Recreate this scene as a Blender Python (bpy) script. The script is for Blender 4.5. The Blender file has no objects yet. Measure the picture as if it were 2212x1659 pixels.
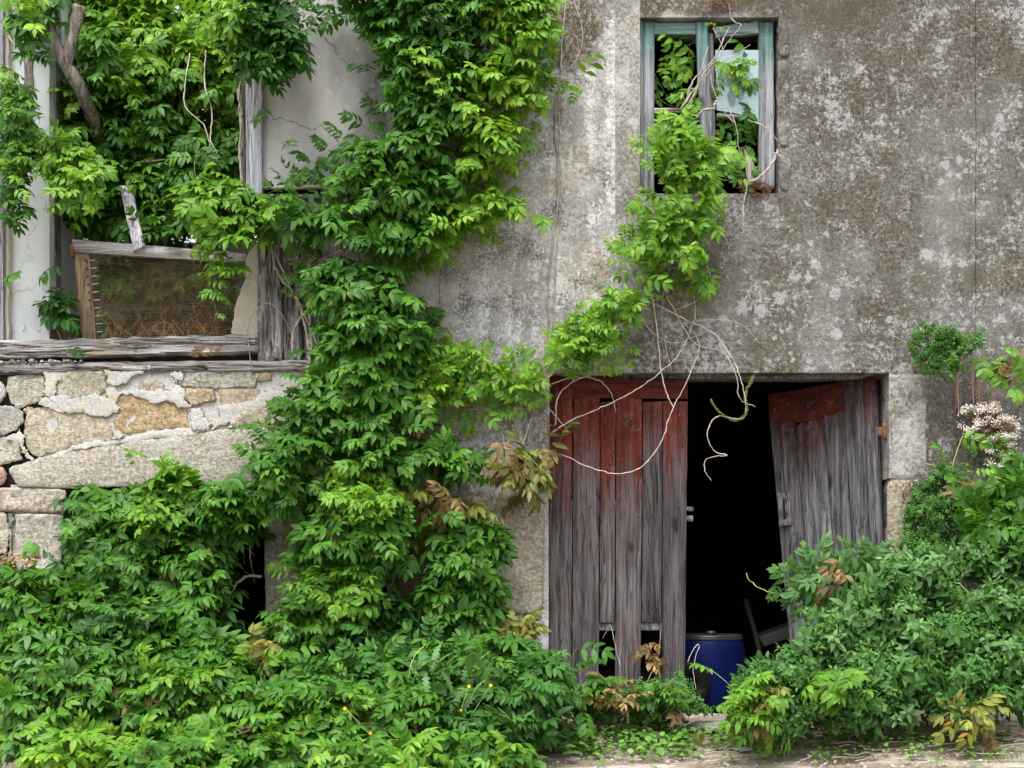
import bpy, math, random
import numpy as np
from mathutils import Vector, Matrix, noise as mnoise
from mathutils.geometry import delaunay_2d_cdt

# ------------------------------------------------------------------ camera, world, sun, exposure
random.seed(5)
rng = np.random.default_rng(11)
SC = bpy.context.scene
COL = SC.collection
S, CX, HY, CZ = 360.0, 1106.0, 1250.0, 0.67      # sheet units per metre on the wall plane, principal column, horizon row, eye height
D = 2212 / S * 50 / 36                             # camera to wall distance for a 50 mm lens

cam = bpy.data.cameras.new('camera')
cam.lens = 50; cam.sensor_width = 36; cam.clip_end = 2000
cam.shift_y = (HY - 829.5) / 2212
camo = bpy.data.objects.new('camera', cam); COL.objects.link(camo)
camo.location = (0, -D, CZ); camo.rotation_euler = (math.pi / 2, 0, 0)
SC.camera = camo

SUN_EL, SUN_AZ = math.radians(62), math.radians(200)    # azimuth clockwise from +Y
world = bpy.data.worlds.new('World'); SC.world = world; world.use_nodes = True
wn = world.node_tree; wn.nodes.clear()
sky = wn.nodes.new('ShaderNodeTexSky'); sky.sky_type = 'NISHITA'; sky.sun_disc = False
sky.sun_elevation = SUN_EL; sky.sun_rotation = SUN_AZ
sky.air_density = 1.0; sky.dust_density = 5.0; sky.ozone_density = 1.0
hs = wn.nodes.new('ShaderNodeHueSaturation'); hs.inputs['Saturation'].default_value = 0.22
bg = wn.nodes.new('ShaderNodeBackground'); bg.inputs['Strength'].default_value = 0.15
wo = wn.nodes.new('ShaderNodeOutputWorld')
wn.links.new(sky.outputs[0], hs.inputs['Color']); wn.links.new(hs.outputs[0], bg.inputs[0]); wn.links.new(bg.outputs[0], wo.inputs[0])

sun = bpy.data.lights.new('sun', 'SUN'); sun.energy = 1.3; sun.angle = math.radians(35); sun.color = (1.0, 0.97, 0.92)
suno = bpy.data.objects.new('sun', sun); COL.objects.link(suno)
sd = Vector((math.sin(SUN_AZ) * math.cos(SUN_EL), math.cos(SUN_AZ) * math.cos(SUN_EL), math.sin(SUN_EL)))
suno.rotation_euler = sd.to_track_quat('Z', 'Y').to_euler()
suno.location = (2, -6, 9)

vs = SC.view_settings
vs.view_transform = 'Standard'; vs.look = 'None'; vs.gamma = 1; vs.use_curve_mapping = False
vs.exposure = 1.2
SC.cycles.max_bounces = 8; SC.cycles.transparent_max_bounces = 16

# ------------------------------------------------------------------ helpers
def P(px, py, y=0.0):
    k = (D + y) / D
    return Vector(((px - CX) / S * k, y, CZ + (HY - py) / S * k))

def ground_z(x, y):
    f = max(-y, 0.0)
    z = -0.13 - 0.18 * min(f, 3.2) - 0.02 * max(f - 3.2, 0)
    z += 0.06 * max(min(x, 6.0) - 0.9, 0) * min(1, f * 1.2 + 0.1)
    z -= 0.05 * max(min(-x, 4.0) - 0.3, 0)
    return z

def finish(o, parent=None, mat=None):
    if mat is not None: o.data.materials.append(mat)
    if parent is not None: o.parent = parent
    return o

def mk(name, V, F, mat, parent=None, smooth=False, org=None):
    me = bpy.data.meshes.new(name)
    if org is None: org = parent_loc(parent)
    V = [(v[0] - org[0], v[1] - org[1], v[2] - org[2]) for v in V]
    me.from_pydata(V, [], F); me.update()
    if smooth: me.shade_smooth()
    o = bpy.data.objects.new(name, me); COL.objects.link(o)
    return finish(o, parent, mat)

def parent_loc(p):
    l = Vector((0, 0, 0))
    while p is not None:
        l = l + p.location; p = p.parent
    return l

def thing(name, label, cat, loc=(0, 0, 0), group=None):
    o = bpy.data.objects.new(name, None); COL.objects.link(o)
    o.location = loc; o.empty_display_size = 0.1
    return tag(o, label, cat, group)

def tag(o, label, cat, group=None):
    o['label'] = label; o['category'] = cat
    if group: o['group'] = group
    return o

def nz(x, y, z=0.0, oct=3):
    return mnoise.fractal(Vector((x, y, z)), 1.0, 2.0, oct)

def catmull(pts, n=6):
    pts = [Vector(p) for p in pts]
    if len(pts) < 3:
        return [pts[0].lerp(pts[-1], i / n) for i in range(n + 1)]
    out = []
    q = [pts[0] * 2 - pts[1]] + pts + [pts[-1] * 2 - pts[-2]]
    for i in range(1, len(q) - 2):
        a, b, c, d = q[i - 1], q[i], q[i + 1], q[i + 2]
        for k in range(n):
            t = k / n
            out.append(0.5 * ((2 * b) + (c - a) * t + (2 * a - 5 * b + 4 * c - d) * t * t + (3 * b - a - 3 * c + d) * t ** 3))
    out.append(pts[-1])
    return out

def tube_geo(pts, r0, r1, sides=6, knob=0.0):
    V, F = [], []
    n = len(pts)
    ref = Vector((0.3, -1, 0.2)).normalized()
    for i, p in enumerate(pts):
        t = (pts[min(i + 1, n - 1)] - pts[max(i - 1, 0)]).normalized()
        a = t.cross(ref)
        if a.length < 1e-4: a = t.cross(Vector((1, 0, 0)))
        a.normalize(); b = t.cross(a)
        r = r0 + (r1 - r0) * i / max(n - 1, 1)
        if knob: r *= 1 + knob * nz(p.x * 25, p.y * 25, p.z * 25, 2)
        for k in range(sides):
            w = 2 * math.pi * k / sides
            V.append(p + (a * math.cos(w) + b * math.sin(w)) * r)
    for i in range(n - 1):
        for k in range(sides):
            k2 = (k + 1) % sides
            F.append((i * sides + k, i * sides + k2, (i + 1) * sides + k2, (i + 1) * sides + k))
    F.append(tuple(range(sides - 1, -1, -1))); F.append(tuple((n - 1) * sides + k for k in range(sides)))
    return V, F

def tube(name, pts, r0, r1, mat, parent=None, sides=6, knob=0.0, n=6):
    V, F = tube_geo(catmull(pts, n), r0, r1, sides, knob)
    return mk(name, V, F, mat, parent, True)

def slab(name, TL, TR, BR, BL, depth, mat, parent=None, nu=6, nv=10, amp=0.003, along='v', ej=0.0, endj=0.0, seed=0.0, crack=0.0, round_=0.004):
    """A rough timber or slab: four 3D corners of the front face, thickness to the back, grain relief along u or v."""
    TL, TR, BR, BL = map(Vector, (TL, TR, BR, BL))
    nrm = (TR - TL).cross(BL - TL).normalized()          # towards the back or front
    if nrm.y < 0: nrm = -nrm
    V, F = [], []
    lu = (TR - TL).length; lv = (BL - TL).length
    for j in range(nv + 1):
        v = j / nv
        for i in range(nu + 1):
            u = i / nu
            p = TL.lerp(TR, u).lerp(BL.lerp(BR, u), v)
            a, b = (v * lv, u * lu) if along == 'v' else (u * lu, v * lv)
            g = nz(a * 2.2 + seed, b * 38, seed * 3.1, 3)
            d = amp * g
            if crack:
                c = nz(a * 1.6 + seed * 7, b * 22, seed, 2)
                d += crack * max(0, 0.14 - abs(c)) / 0.14
            edge = (i in (0, nu)) or (j in (0, nv))
            d += round_ if edge else 0
            if i in (0, nu) and ej:
                p = p + (TR - TL).normalized() * ej * nz(v * lv * 7 + seed, i, seed, 3)
            if j in (0, nv) and ej:
                p = p + (BL - TL).normalized() * (ej + endj) * nz(u * lu * 9 + seed, j + 5, seed, 3)
            V.append(p + nrm * d)
    W = nu + 1
    idx = lambda i, j: j * W + i
    for j in range(nv):
        for i in range(nu):
            F.append((idx(i, j), idx(i, j + 1), idx(i + 1, j + 1), idx(i + 1, j)))
    ring = [idx(i, 0) for i in range(nu + 1)] + [idx(nu, j) for j in range(1, nv + 1)] + [idx(i, nv) for i in range(nu - 1, -1, -1)] + [idx(0, j) for j in range(nv - 1, 0, -1)]
    b0 = len(V)
    for r in ring:
        V.append(V[r] + nrm * depth)
    n = len(ring)
    for k in range(n):
        k2 = (k + 1) % n
        F.append((ring[k], ring[k2], b0 + k2, b0 + k))
    F.append(tuple(b0 + k for k in range(n)))
    o = mk(name, V, F, mat, parent)
    return o

def pbox(name, x0, y0, x1, y1, yf, depth, mat, parent=None, **k):
    """slab from a pixel rectangle at wall depth yf"""
    return slab(name, P(x0, y0, yf), P(x1, y0, yf), P(x1, y1, yf), P(x0, y1, yf), depth, mat, parent, **k)

def stone(name, poly, yf, depth, mat, parent=None, n=30, jit=1.2, rnd=0.018, bulge=0.012, seed=None, ragged=0.0, soft=.2, cell=None):
    """irregular block: outline in sheet units, rounded arris, uneven face on an inner lattice"""
    if seed is None: seed = poly[0][0] * 0.37 + poly[0][1] * 0.11
    pts = [Vector((p[0], p[1])) for p in poly]
    area = sum(pts[i - 1].x * pts[i].y - pts[i].x * pts[i - 1].y for i in range(len(pts)))
    if area < 0: pts.reverse()
    per = [(pts[(i + 1) % len(pts)] - pts[i]).length for i in range(len(pts))]
    tot = sum(per); out = []
    for i in range(len(pts)):
        m = max(1, round(n * per[i] / tot))
        for k in range(m): out.append(pts[i].lerp(pts[(i + 1) % len(pts)], k / m))
    sm = []
    N = len(out)
    for i in range(N):
        a, b, c = out[i - 1], out[i], out[(i + 1) % N]
        q = a * soft + b * (1 - 2 * soft) + c * soft
        q = q + Vector((nz(q.x * .09 + seed, q.y * .09, 1.3), nz(q.x * .09, q.y * .09 + seed, 5.1))) * (jit * 2)
        if ragged: q = q + Vector((nz(q.x * .3 + seed, q.y * .3, 2.3), nz(q.x * .3, q.y * .3 + seed, 7.1))) * ragged
        sm.append(q)
    rp = rnd * S
    inn = []
    for i in range(N):
        t = sm[(i + 1) % N] - sm[i - 1]
        nr = Vector((-t.y, t.x)); nr = nr / max(nr.length, 1e-6)      # inward for this winding
        inn.append(nr)
    def dep(q): return -bulge * (0.4 + 1.2 * nz(q.x * .022 + seed, q.y * .022, seed) + .5 * nz(q.x * .09 + seed, q.y * .09, seed) + .25 * nz(q.x * .3 + seed, q.y * .3, seed))
    r1 = [q + v * rp * .35 for q, v in zip(sm, inn)]
    r2 = [q + v * rp for q, v in zip(sm, inn)]
    xs = [q.x for q in r2]; ys = [q.y for q in r2]
    if cell is None: cell = max(5.0, min(max(xs) - min(xs), max(ys) - min(ys)) / 7)
    tpl = [(q.x, q.y) for q in r2]
    lat = []
    gx = int((max(xs) - min(xs)) / cell); gy = int((max(ys) - min(ys)) / cell)
    for a in range(gx + 1):
        for b in range(gy + 1):
            q = Vector((min(xs) + (a + .5 + .25 * math.sin(b * 3.1 + a)) * cell, min(ys) + (b + .5 + .25 * math.sin(a * 2.3 + b)) * cell))
            if inpoly(q.x, q.y, tpl) and min((q - e).length for e in r2) > cell * .4: lat.append(q)
    vs2, _, fs, ov, _, _ = delaunay_2d_cdt(r2 + lat, [], [list(range(N))], 1, 1e-4)
    # front sheet vertices keep their own order; outline ids are looked up through the original index lists
    V, F = [], []
    idm = {}
    for k, (q, src) in enumerate(zip(vs2, ov)):
        V.append(P(q.x, q.y, yf + dep(q)))
        for o_ in src: idm[o_] = k
    for f in fs: F.append(tuple(f))
    front = [idm.get(k, 0) for k in range(N)]
    b1 = len(V)
    for q in r1: V.append(P(q.x, q.y, yf + rnd * .35 + dep(q) * .7))
    b2 = len(V)
    for q in sm: V.append(P(q.x, q.y, yf + rnd * 1.1))
    b3 = len(V)
    for q in sm: V.append(P(q.x, q.y, yf + depth))
    for k in range(N):
        k2 = (k + 1) % N
        if len({front[k], front[k2], b1 + k2, b1 + k}) == 4: F.append((front[k], b1 + k, b1 + k2, front[k2]))
        F.append((b1 + k, b2 + k, b2 + k2, b1 + k2))
        F.append((b2 + k, b3 + k, b3 + k2, b2 + k2))
    o = mk(name, V, F, mat, parent, True)
    return o

def inpoly(px, py, poly):
    ins = False; n = len(poly); j = n - 1
    for i in range(n):
        xi, yi = poly[i]; xj, yj = poly[j]
        if (yi > py) != (yj > py) and px < (xj - xi) * (py - yi) / (yj - yi) + xi: ins = not ins
        j = i
    return ins

# ------------------------------------------------------------------ material node helper
class NT:
    def __init__(s, name):
        s.m = bpy.data.materials.new(name); s.m.use_nodes = True
        s.t = s.m.node_tree; s.t.nodes.clear()
        s.out = s.t.nodes.new('ShaderNodeOutputMaterial')
        s.b = s.t.nodes.new('ShaderNodeBsdfPrincipled')
        s.t.links.new(s.b.outputs[0], s.out.inputs[0])
        s.tc = s.t.nodes.new('ShaderNodeTexCoord')
    def set(s, sock, v):
        if isinstance(v, bpy.types.NodeSocket): s.t.links.new(v, sock)
        elif v is not None:
            if sock.type == 'RGBA' and not hasattr(v, '__len__'): v = (v, v, v, 1)
            elif sock.type == 'RGBA' and len(v) == 3: v = (*v, 1)
            sock.default_value = v
    def N(s, kind, **kw):
        n = s.t.nodes.new(kind)
        for k, v in kw.items(): setattr(n, k, v)
        return n
    def map(s, scale=(1, 1, 1), loc=(0, 0, 0), vec=None, rot=(0, 0, 0)):
        n = s.N('ShaderNodeMapping'); s.set(n.inputs['Vector'], vec or s.tc.outputs['Object'])
        n.inputs['Scale'].default_value = scale; n.inputs['Rotation'].default_value = rot
        s.set(n.inputs['Location'], loc)
        return n.outputs[0]
    def noise(s, scale, detail=4, rough=.55, vec=None, dist=0.0):
        n = s.N('ShaderNodeTexNoise'); s.set(n.inputs['Vector'], vec or s.tc.outputs['Object'])
        n.inputs['Scale'].default_value = scale; n.inputs['Detail'].default_value = detail
        n.inputs['Roughness'].default_value = rough; n.inputs['Distortion'].default_value = dist
        return n.outputs[0]
    def voro(s, scale, vec=None, feature='F1', out='Distance', rnd=1.0):
        n = s.N('ShaderNodeTexVoronoi', feature=feature); s.set(n.inputs['Vector'], vec or s.tc.outputs['Object'])
        n.inputs['Scale'].default_value = scale; n.inputs['Randomness'].default_value = rnd
        return n.outputs[out]
    def rng(s, v, a, b, c=0.0, d=1.0, smooth=True):
        n = s.N('ShaderNodeMapRange'); n.interpolation_type = 'SMOOTHSTEP' if smooth else 'LINEAR'
        s.set(n.inputs[0], v)
        for i, q in enumerate((a, b, c, d)): n.inputs[i + 1].default_value = q
        return n.outputs[0]
    def mth(s, op, a, b=None):
        n = s.N('ShaderNodeMath', operation=op); s.set(n.inputs[0], a); s.set(n.inputs[1], b)
        n.use_clamp = False
        return n.outputs[0]
    def mix(s, f, a, b, mode='MIX'):
        n = s.N('ShaderNodeMix', data_type='RGBA', blend_type=mode)
        s.set(n.inputs[0], f); s.set(n.inputs[6], a); s.set(n.inputs[7], b)
        return n.outputs[2]
    def xyz(s, vec=None):
        n = s.N('ShaderNodeSeparateXYZ'); s.set(n.inputs[0], vec or s.tc.outputs['Object'])
        return n.outputs
    def bump(s, h, strength=.5, dist=.01, prev=None):
        n = s.N('ShaderNodeBump'); s.set(n.inputs['Height'], h)
        n.inputs['Strength'].default_value = strength; n.inputs['Distance'].default_value = dist
        if prev is not None: s.set(n.inputs['Normal'], prev)
        return n.outputs[0]
    def rand(s):
        return s.N('ShaderNodeObjectInfo').outputs['Random']
    def ocol(s):
        return s.N('ShaderNodeObjectInfo').outputs['Color']
    def end(s, col, rough=.9, nrm=None, spec=.25):
        s.set(s.b.inputs['Base Color'], col); s.set(s.b.inputs['Roughness'], rough)
        s.b.inputs['Specular IOR Level'].default_value = spec
        if nrm is not None: s.set(s.b.inputs['Normal'], nrm)
        return s.m

def X(px): return (px - CX) / S
def Z(py): return CZ + (HY - py) / S

def plain(name, col, rough=.8, spec=.2, metal=0.0, var=.15, scale=8):
    m = NT(name)
    n = m.noise(scale, 4)
    c = m.mix(m.rng(n, .3, .7), tuple(x * (1 - var) for x in col), tuple(min(1, x * (1 + var)) for x in col))
    m.b.inputs['Metallic'].default_value = metal
    return m.end(c, rough, m.bump(n, .2, .004), spec)

def blob(m, xyz, px, py, rx, rz, nval, amt=.9):
    """soft mask of a stain round a sheet position, ragged by a noise value"""
    dx = m.mth('DIVIDE', m.mth('SUBTRACT', xyz[0], X(px)), rx / S)
    dz = m.mth('DIVIDE', m.mth('SUBTRACT', xyz[2], Z(py)), rz / S)
    r = m.mth('SQRT', m.mth('ADD', m.mth('MULTIPLY', dx, dx), m.mth('MULTIPLY', dz, dz)))
    r = m.mth('ADD', r, m.mth('MULTIPLY', m.mth('SUBTRACT', nval, .5), amt))
    return m.rng(r, 1.15, .55)

def make_render():
    m = NT('weathered_render')
    xyz = m.xyz()
    big = m.noise(1.3, 5, .6); mid = m.noise(6, 6, .65); fine = m.noise(42, 5, .7); grit = m.noise(150, 3, .7)
    streak = m.noise(3, 5, .6, m.map((3.0, 1, .55)))
    # grey cement with lime bloom and dark lichen
    n1 = m.noise(9, 8, .72); n2 = m.noise(44, 6, .8); n3 = m.noise(5.2, 6, .66, m.map(loc=(4, 0, 3))); n4 = m.noise(62, 6, .8, m.map(loc=(2, 5, 1)))
    c = m.mix(m.rng(m.mth('ADD', m.mth('MULTIPLY', mid, .5), m.mth('MULTIPLY', n2, .5)), .36, .62), (.225, .22, .21), (.46, .452, .437))
    wv_ = m.mth('ADD', m.mth('ADD', m.mth('MULTIPLY', n2, .42), m.mth('MULTIPLY', n1, .32)), m.mth('MULTIPLY', streak, .34))
    c = m.mix(m.rng(wv_, .53, .61, 0, .88), c, (.64, .64, .65))
    dk = m.mth('ADD', m.mth('MULTIPLY', n4, .5), m.mth('MULTIPLY', n3, .5))
    c = m.mix(m.rng(dk, .515, .59, 0, .82), c, (.085, .08, .072))
    # brown mossy film on the right of the window
    rz = m.mth('ADD', xyz[0], m.mth('MULTIPLY', m.mth('SUBTRACT', big, .5), 1.4))
    rmask = m.rng(rz, X(1430), X(1720))
    lowr = m.rng(rz, X(1330), X(1430))
    rmask = m.mth('MAXIMUM', rmask, m.mth('MULTIPLY', lowr, m.rng(m.mth('ADD', xyz[2], m.mth('MULTIPLY', m.mth('SUBTRACT', mid, .5), .7)), Z(430), Z(560))))
    brown = m.mix(m.rng(n2, .36, .64), (.034, .028, .019), (.125, .110, .085))
    gz = m.rng(m.mth('ADD', m.mth('MULTIPLY', m.noise(2.1, 5, .62, m.map(loc=(9, 2, 1))), .7), m.mth('MULTIPLY', n2, .3)), .42, .6)
    brown = m.mix(gz, brown, m.mix(m.rng(n4, .36, .64), (.060, .056, .049), (.215, .207, .193)))
    olive = m.rng(m.noise(2.6, 5, .6, m.map(loc=(2, 7, 5))), .5, .62)
    brown = m.mix(m.mth('MULTIPLY', olive, .5), brown, (.062, .053, .026))
    hd = m.rng(m.mth('ADD', xyz[2], m.mth('MULTIPLY', m.mth('SUBTRACT', streak, .5), 3.0)), Z(420), Z(60))
    brown = m.mix(m.mth('MULTIPLY', hd, .55), brown, m.mix(m.rng(n2, .38, .62), (.028, .022, .015), (.105, .088, .068)))
    cov = m.mth('MULTIPLY', rmask, m.rng(m.mth('ADD', m.mth('MULTIPLY', mid, .45), m.mth('MULTIPLY', n4, .55)), .34, .5))
    c = m.mix(m.mth('MULTIPLY', cov, .95), c, brown)
    # pale crustose lichen: frayed specks everywhere, frayed patches here and there
    lz = m.noise(1.7, 5, .65, m.map(loc=(1, 3, 8)))
    spk = m.mth('ADD', m.mth('ADD', m.mth('MULTIPLY', m.noise(34, 7, .82, m.map(loc=(7, 1, 2))), .46), m.mth('MULTIPLY', m.noise(8, 7, .72, m.map(loc=(3, 3, 3))), .36)), m.mth('MULTIPLY', lz, .22))
    lich = m.rng(spk, .54, .585)
    wob = m.N('ShaderNodeVectorMath', operation='ADD')
    nc = m.N('ShaderNodeTexNoise'); nc.inputs['Scale'].default_value = 26; nc.inputs['Detail'].default_value = 7; nc.inputs['Roughness'].default_value = .75
    sc_ = m.N('ShaderNodeVectorMath', operation='SCALE'); m.set(sc_.inputs[0], nc.outputs['Color']); sc_.inputs['Scale'].default_value = .11
    m.set(nc.inputs['Vector'], m.tc.outputs['Object'])
    m.set(wob.inputs[0], m.tc.outputs['Object']); m.set(wob.inputs[1], sc_.outputs[0])
    for scl in (9, 19):
        v = m.N('ShaderNodeTexVoronoi', feature='F1'); v.inputs['Scale'].default_value = scl
        m.set(v.inputs['Vector'], m.map((1, .01, 1), vec=wob.outputs[0], loc=(scl, 0, scl * .3)))
        rc = m.xyz(v.outputs['Color'])
        rad = m.mth('MULTIPLY', m.rng(rc[0], .40, 1.0, 0, .46, False), m.rng(m.mth('SUBTRACT', lz, m.mth('MULTIPLY', xyz[2], .055)), .22, .42))
        k = m.mth('MULTIPLY', m.rng(m.mth('SUBTRACT', rad, v.outputs['Distance']), .0, .07), m.rng(n4, .36, .52, .25, 1.0))
        lich = m.mth('MAXIMUM', lich, k)
    lich = m.mth('MULTIPLY', lich, m.rng(rmask, 0, .6))
    c = m.mix(m.mth('MULTIPLY', lich, m.rng(m.noise(120, 3, .7), .3, .55, .35, .85)), c, (.37, .375, .385))
    # dark moss runs at the top and yellow lichen
    for (px, py, rx, rz_, col, a) in ((1240, 60, 75, 105, (.06, .042, .018), .95), (1500, 8, 190, 30, (.06, .042, .02), .9), (1800, 20, 130, 60, (.075, .055, .03), .6), (1390, 20, 60, 50, (.07, .055, .03), .75)):
        k = blob(m, xyz, px, py, rx, rz_, mid, 1.9)
        c = m.mix(m.mth('MULTIPLY', m.mth('MULTIPLY', k, a), m.rng(n2, .36, .54)), c, col)
    for (px, py, rx, rz_) in ((1245, 345, 55, 40), (1210, 395, 40, 40), (1265, 590, 60, 70), (1360, 265, 40, 60), (1480, 620, 70, 60)):
        k = blob(m, xyz, px, py, rx, rz_, mid, 1.6)
        c = m.mix(m.mth('MULTIPLY', m.mth('MULTIPLY', k, .75), m.rng(m.noise(38, 5, .7), .50, .60)), c, (.36, .25, .06))
    # warmer, cleaner strip left of the seam
    kl = m.mth('MULTIPLY', m.rng(xyz[0], X(952), X(947)), .6)
    c = m.mix(kl, c, m.mix(m.rng(mid, .3, .7), (.30, .285, .25), (.45, .43, .39)))
    # hairline seam lines and a crack
    def vline(px, wd=1.1):
        return m.rng(m.mth('ABSOLUTE', m.mth('ADD', m.mth('SUBTRACT', xyz[0], X(px)), m.mth('MULTIPLY', m.mth('SUBTRACT', mid, .5), .012))), wd / S, wd * .3 / S)
    ln = m.mth('MAXIMUM', vline(950), m.mth('MULTIPLY', vline(2108), m.rng(mid, .4, .6)))
    c = m.mix(m.mth('MULTIPLY', ln, .75), c, (.05, .045, .04))
    pits = m.rng(m.voro(85), .14, .04)
    c = m.mix(m.mth('MULTIPLY', pits, m.rng(mid, .45, .6, 0, .7)), c, (.05, .045, .04))
    h = m.mth('ADD', m.mth('MULTIPLY', fine, .6), m.mth('MULTIPLY', grit, .3))
    h = m.mth('SUBTRACT', h, m.mth('ADD', m.mth('MULTIPLY', pits, .35), m.mth('MULTIPLY', ln, .8)))
    nb = m.bump(mid, .4, .03)
    return m.end(c, .95, m.bump(h, 1.0, .014, nb), .1)

def make_band(name, warm=0.0, mossy=.6):
    """smoother cement or dressed granite with lichen"""
    m = NT(name)
    xyz = m.xyz()
    mid = m.noise(7, 6, .65); fine = m.noise(60, 5, .75); grit = m.noise(190, 2, .6)
    c = m.mix(m.rng(fine, .33, .67), (.16 + warm * .06, .15 + warm * .05, .125), (.42 + warm * .1, .40 + warm * .08, .355))
    c = m.mix(m.rng(mid, .5, .66, 0, .55), c, (.48, .47, .45))
    k = m.mth('MULTIPLY', m.rng(m.noise(3.4, 5, .65, m.map(loc=(3, 1, 2))), .47, .6), m.rng(m.noise(40, 5, .75), .38, .58))
    c = m.mix(m.mth('MULTIPLY', k, mossy), c, (.085, .078, .055))
    y = m.mth('MULTIPLY', m.rng(m.noise(5, 5, .6, m.map(loc=(8, 1, 4))), .57, .66), m.rng(m.noise(50, 5, .7), .45, .6))
    c = m.mix(m.mth('MULTIPLY', y, .5), c, (.40, .30, .12))
    c = m.mix(m.rng(grit, .62, .72, 0, .5), c, (.62, .61, .58))
    h = m.mth('ADD', m.mth('MULTIPLY', fine, .7), m.mth('MULTIPLY', grit, .3))
    return m.end(c, .95, m.bump(h, .8, .007, m.bump(mid, .5, .02)), .1)

def make_granite():
    m = NT('rough_granite')
    r = m.rand(); oc = m.ocol()
    mid = m.noise(5, 6, .65); fine = m.noise(48, 5, .75); grit = m.noise(150, 3, .7)
    c = m.mix(m.rng(fine, .32, .68), (.24, .23, .20), (.62, .61, .58))
    lay = m.noise(9, 6, .7, m.map((1, 1, 3.2)))
    c = m.mix(m.rng(lay, .48, .68, 0, .5), c, m.mix(m.rng(fine, .3, .7), (.36, .26, .16), (.58, .46, .32)))
    c = m.mix(m.rng(mid, .54, .68, 0, .6), c, (.54, .55, .55))
    c = m.mix(m.rng(grit, .30, .40, .5, 0), c, (.10, .09, .08))
    c = m.mix(m.rng(grit, .63, .72, 0, .6), c, (.74, .72, .68))
    c = m.mix(1.0, c, oc, 'MULTIPLY')
    h = m.mth('ADD', m.mth('MULTIPLY', fine, .6), m.mth('ADD', m.mth('MULTIPLY', lay, .7), m.mth('MULTIPLY', grit, .25)))
    return m.end(c, .95, m.bump(h, 1.0, .028, m.bump(mid, .6, .03)), .12)

def make_mortar():
    m = NT('lime_mortar')
    mid = m.noise(11, 6, .65); fine = m.noise(70, 5, .75)
    c = m.mix(m.rng(fine, .3, .7), (.38, .37, .35), (.60, .59, .57))
    c = m.mix(m.rng(mid, .5, .66, 0, .6), c, (.55, .50, .42))
    y = m.mth('MULTIPLY', m.rng(m.noise(6, 5, .6, m.map(loc=(5, 2, 4))), .58, .67), m.rng(m.noise(60, 4, .7), .4, .6))
    c = m.mix(m.mth('MULTIPLY', y, .5), c, (.45, .40, .12))
    c = m.mix(m.rng(fine, .28, .38, .4, 0), c, (.16, .15, .14))
    return m.end(c, .95, m.bump(m.mth('ADD', fine, m.mth('MULTIPLY', mid, .8)), .9, .012), .12)

def make_plaster(name, a, b, crack=.6):
    m = NT(name)
    xyz = m.xyz()
    mid = m.noise(3.5, 6, .65); fine = m.noise(50, 5, .75); big = m.noise(1.1, 4, .55, m.map((1.4, 1, .7)))
    c = m.mix(m.rng(big, .36, .62), a, b)
    c = m.mix(m.rng(fine, .55, .72, 0, .45), c, (.60, .58, .53))
    c = m.mix(m.rng(m.noise(16, 6, .7), .60, .68, 0, .45), c, (.66, .64, .58))
    c = m.mix(m.rng(m.noise(90, 3, .6), .30, .36, .35, 0), c, (.10, .10, .10))
    v = m.N('ShaderNodeTexVoronoi', feature='DISTANCE_TO_EDGE'); v.inputs['Scale'].default_value = 1.5
    nc = m.N('ShaderNodeTexNoise'); nc.inputs['Scale'].default_value = 9; nc.inputs['Detail'].default_value = 5
    m.set(nc.inputs['Vector'], m.tc.outputs['Object'])
    sc_ = m.N('ShaderNodeVectorMath', operation='SCALE'); m.set(sc_.inputs[0], nc.outputs['Color']); sc_.inputs['Scale'].default_value = .16
    ad = m.N('ShaderNodeVectorMath', operation='ADD'); m.set(ad.inputs[0], m.map((1, .01, .7), (.3, 0, .2))); m.set(ad.inputs[1], sc_.outputs[0])
    m.set(v.inputs['Vector'], ad.outputs[0])
    ck = m.mth('MULTIPLY', m.rng(v.outputs[0], .008, .002), m.rng(mid, .4, .55))
    c = m.mix(m.mth('MULTIPLY', ck, crack), c, (.07, .065, .06))
    h = m.mth('SUBTRACT', m.mth('MULTIPLY', fine, .4), ck)
    return m.end(c, .9, m.bump(h, .5, .006), .15)

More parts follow.
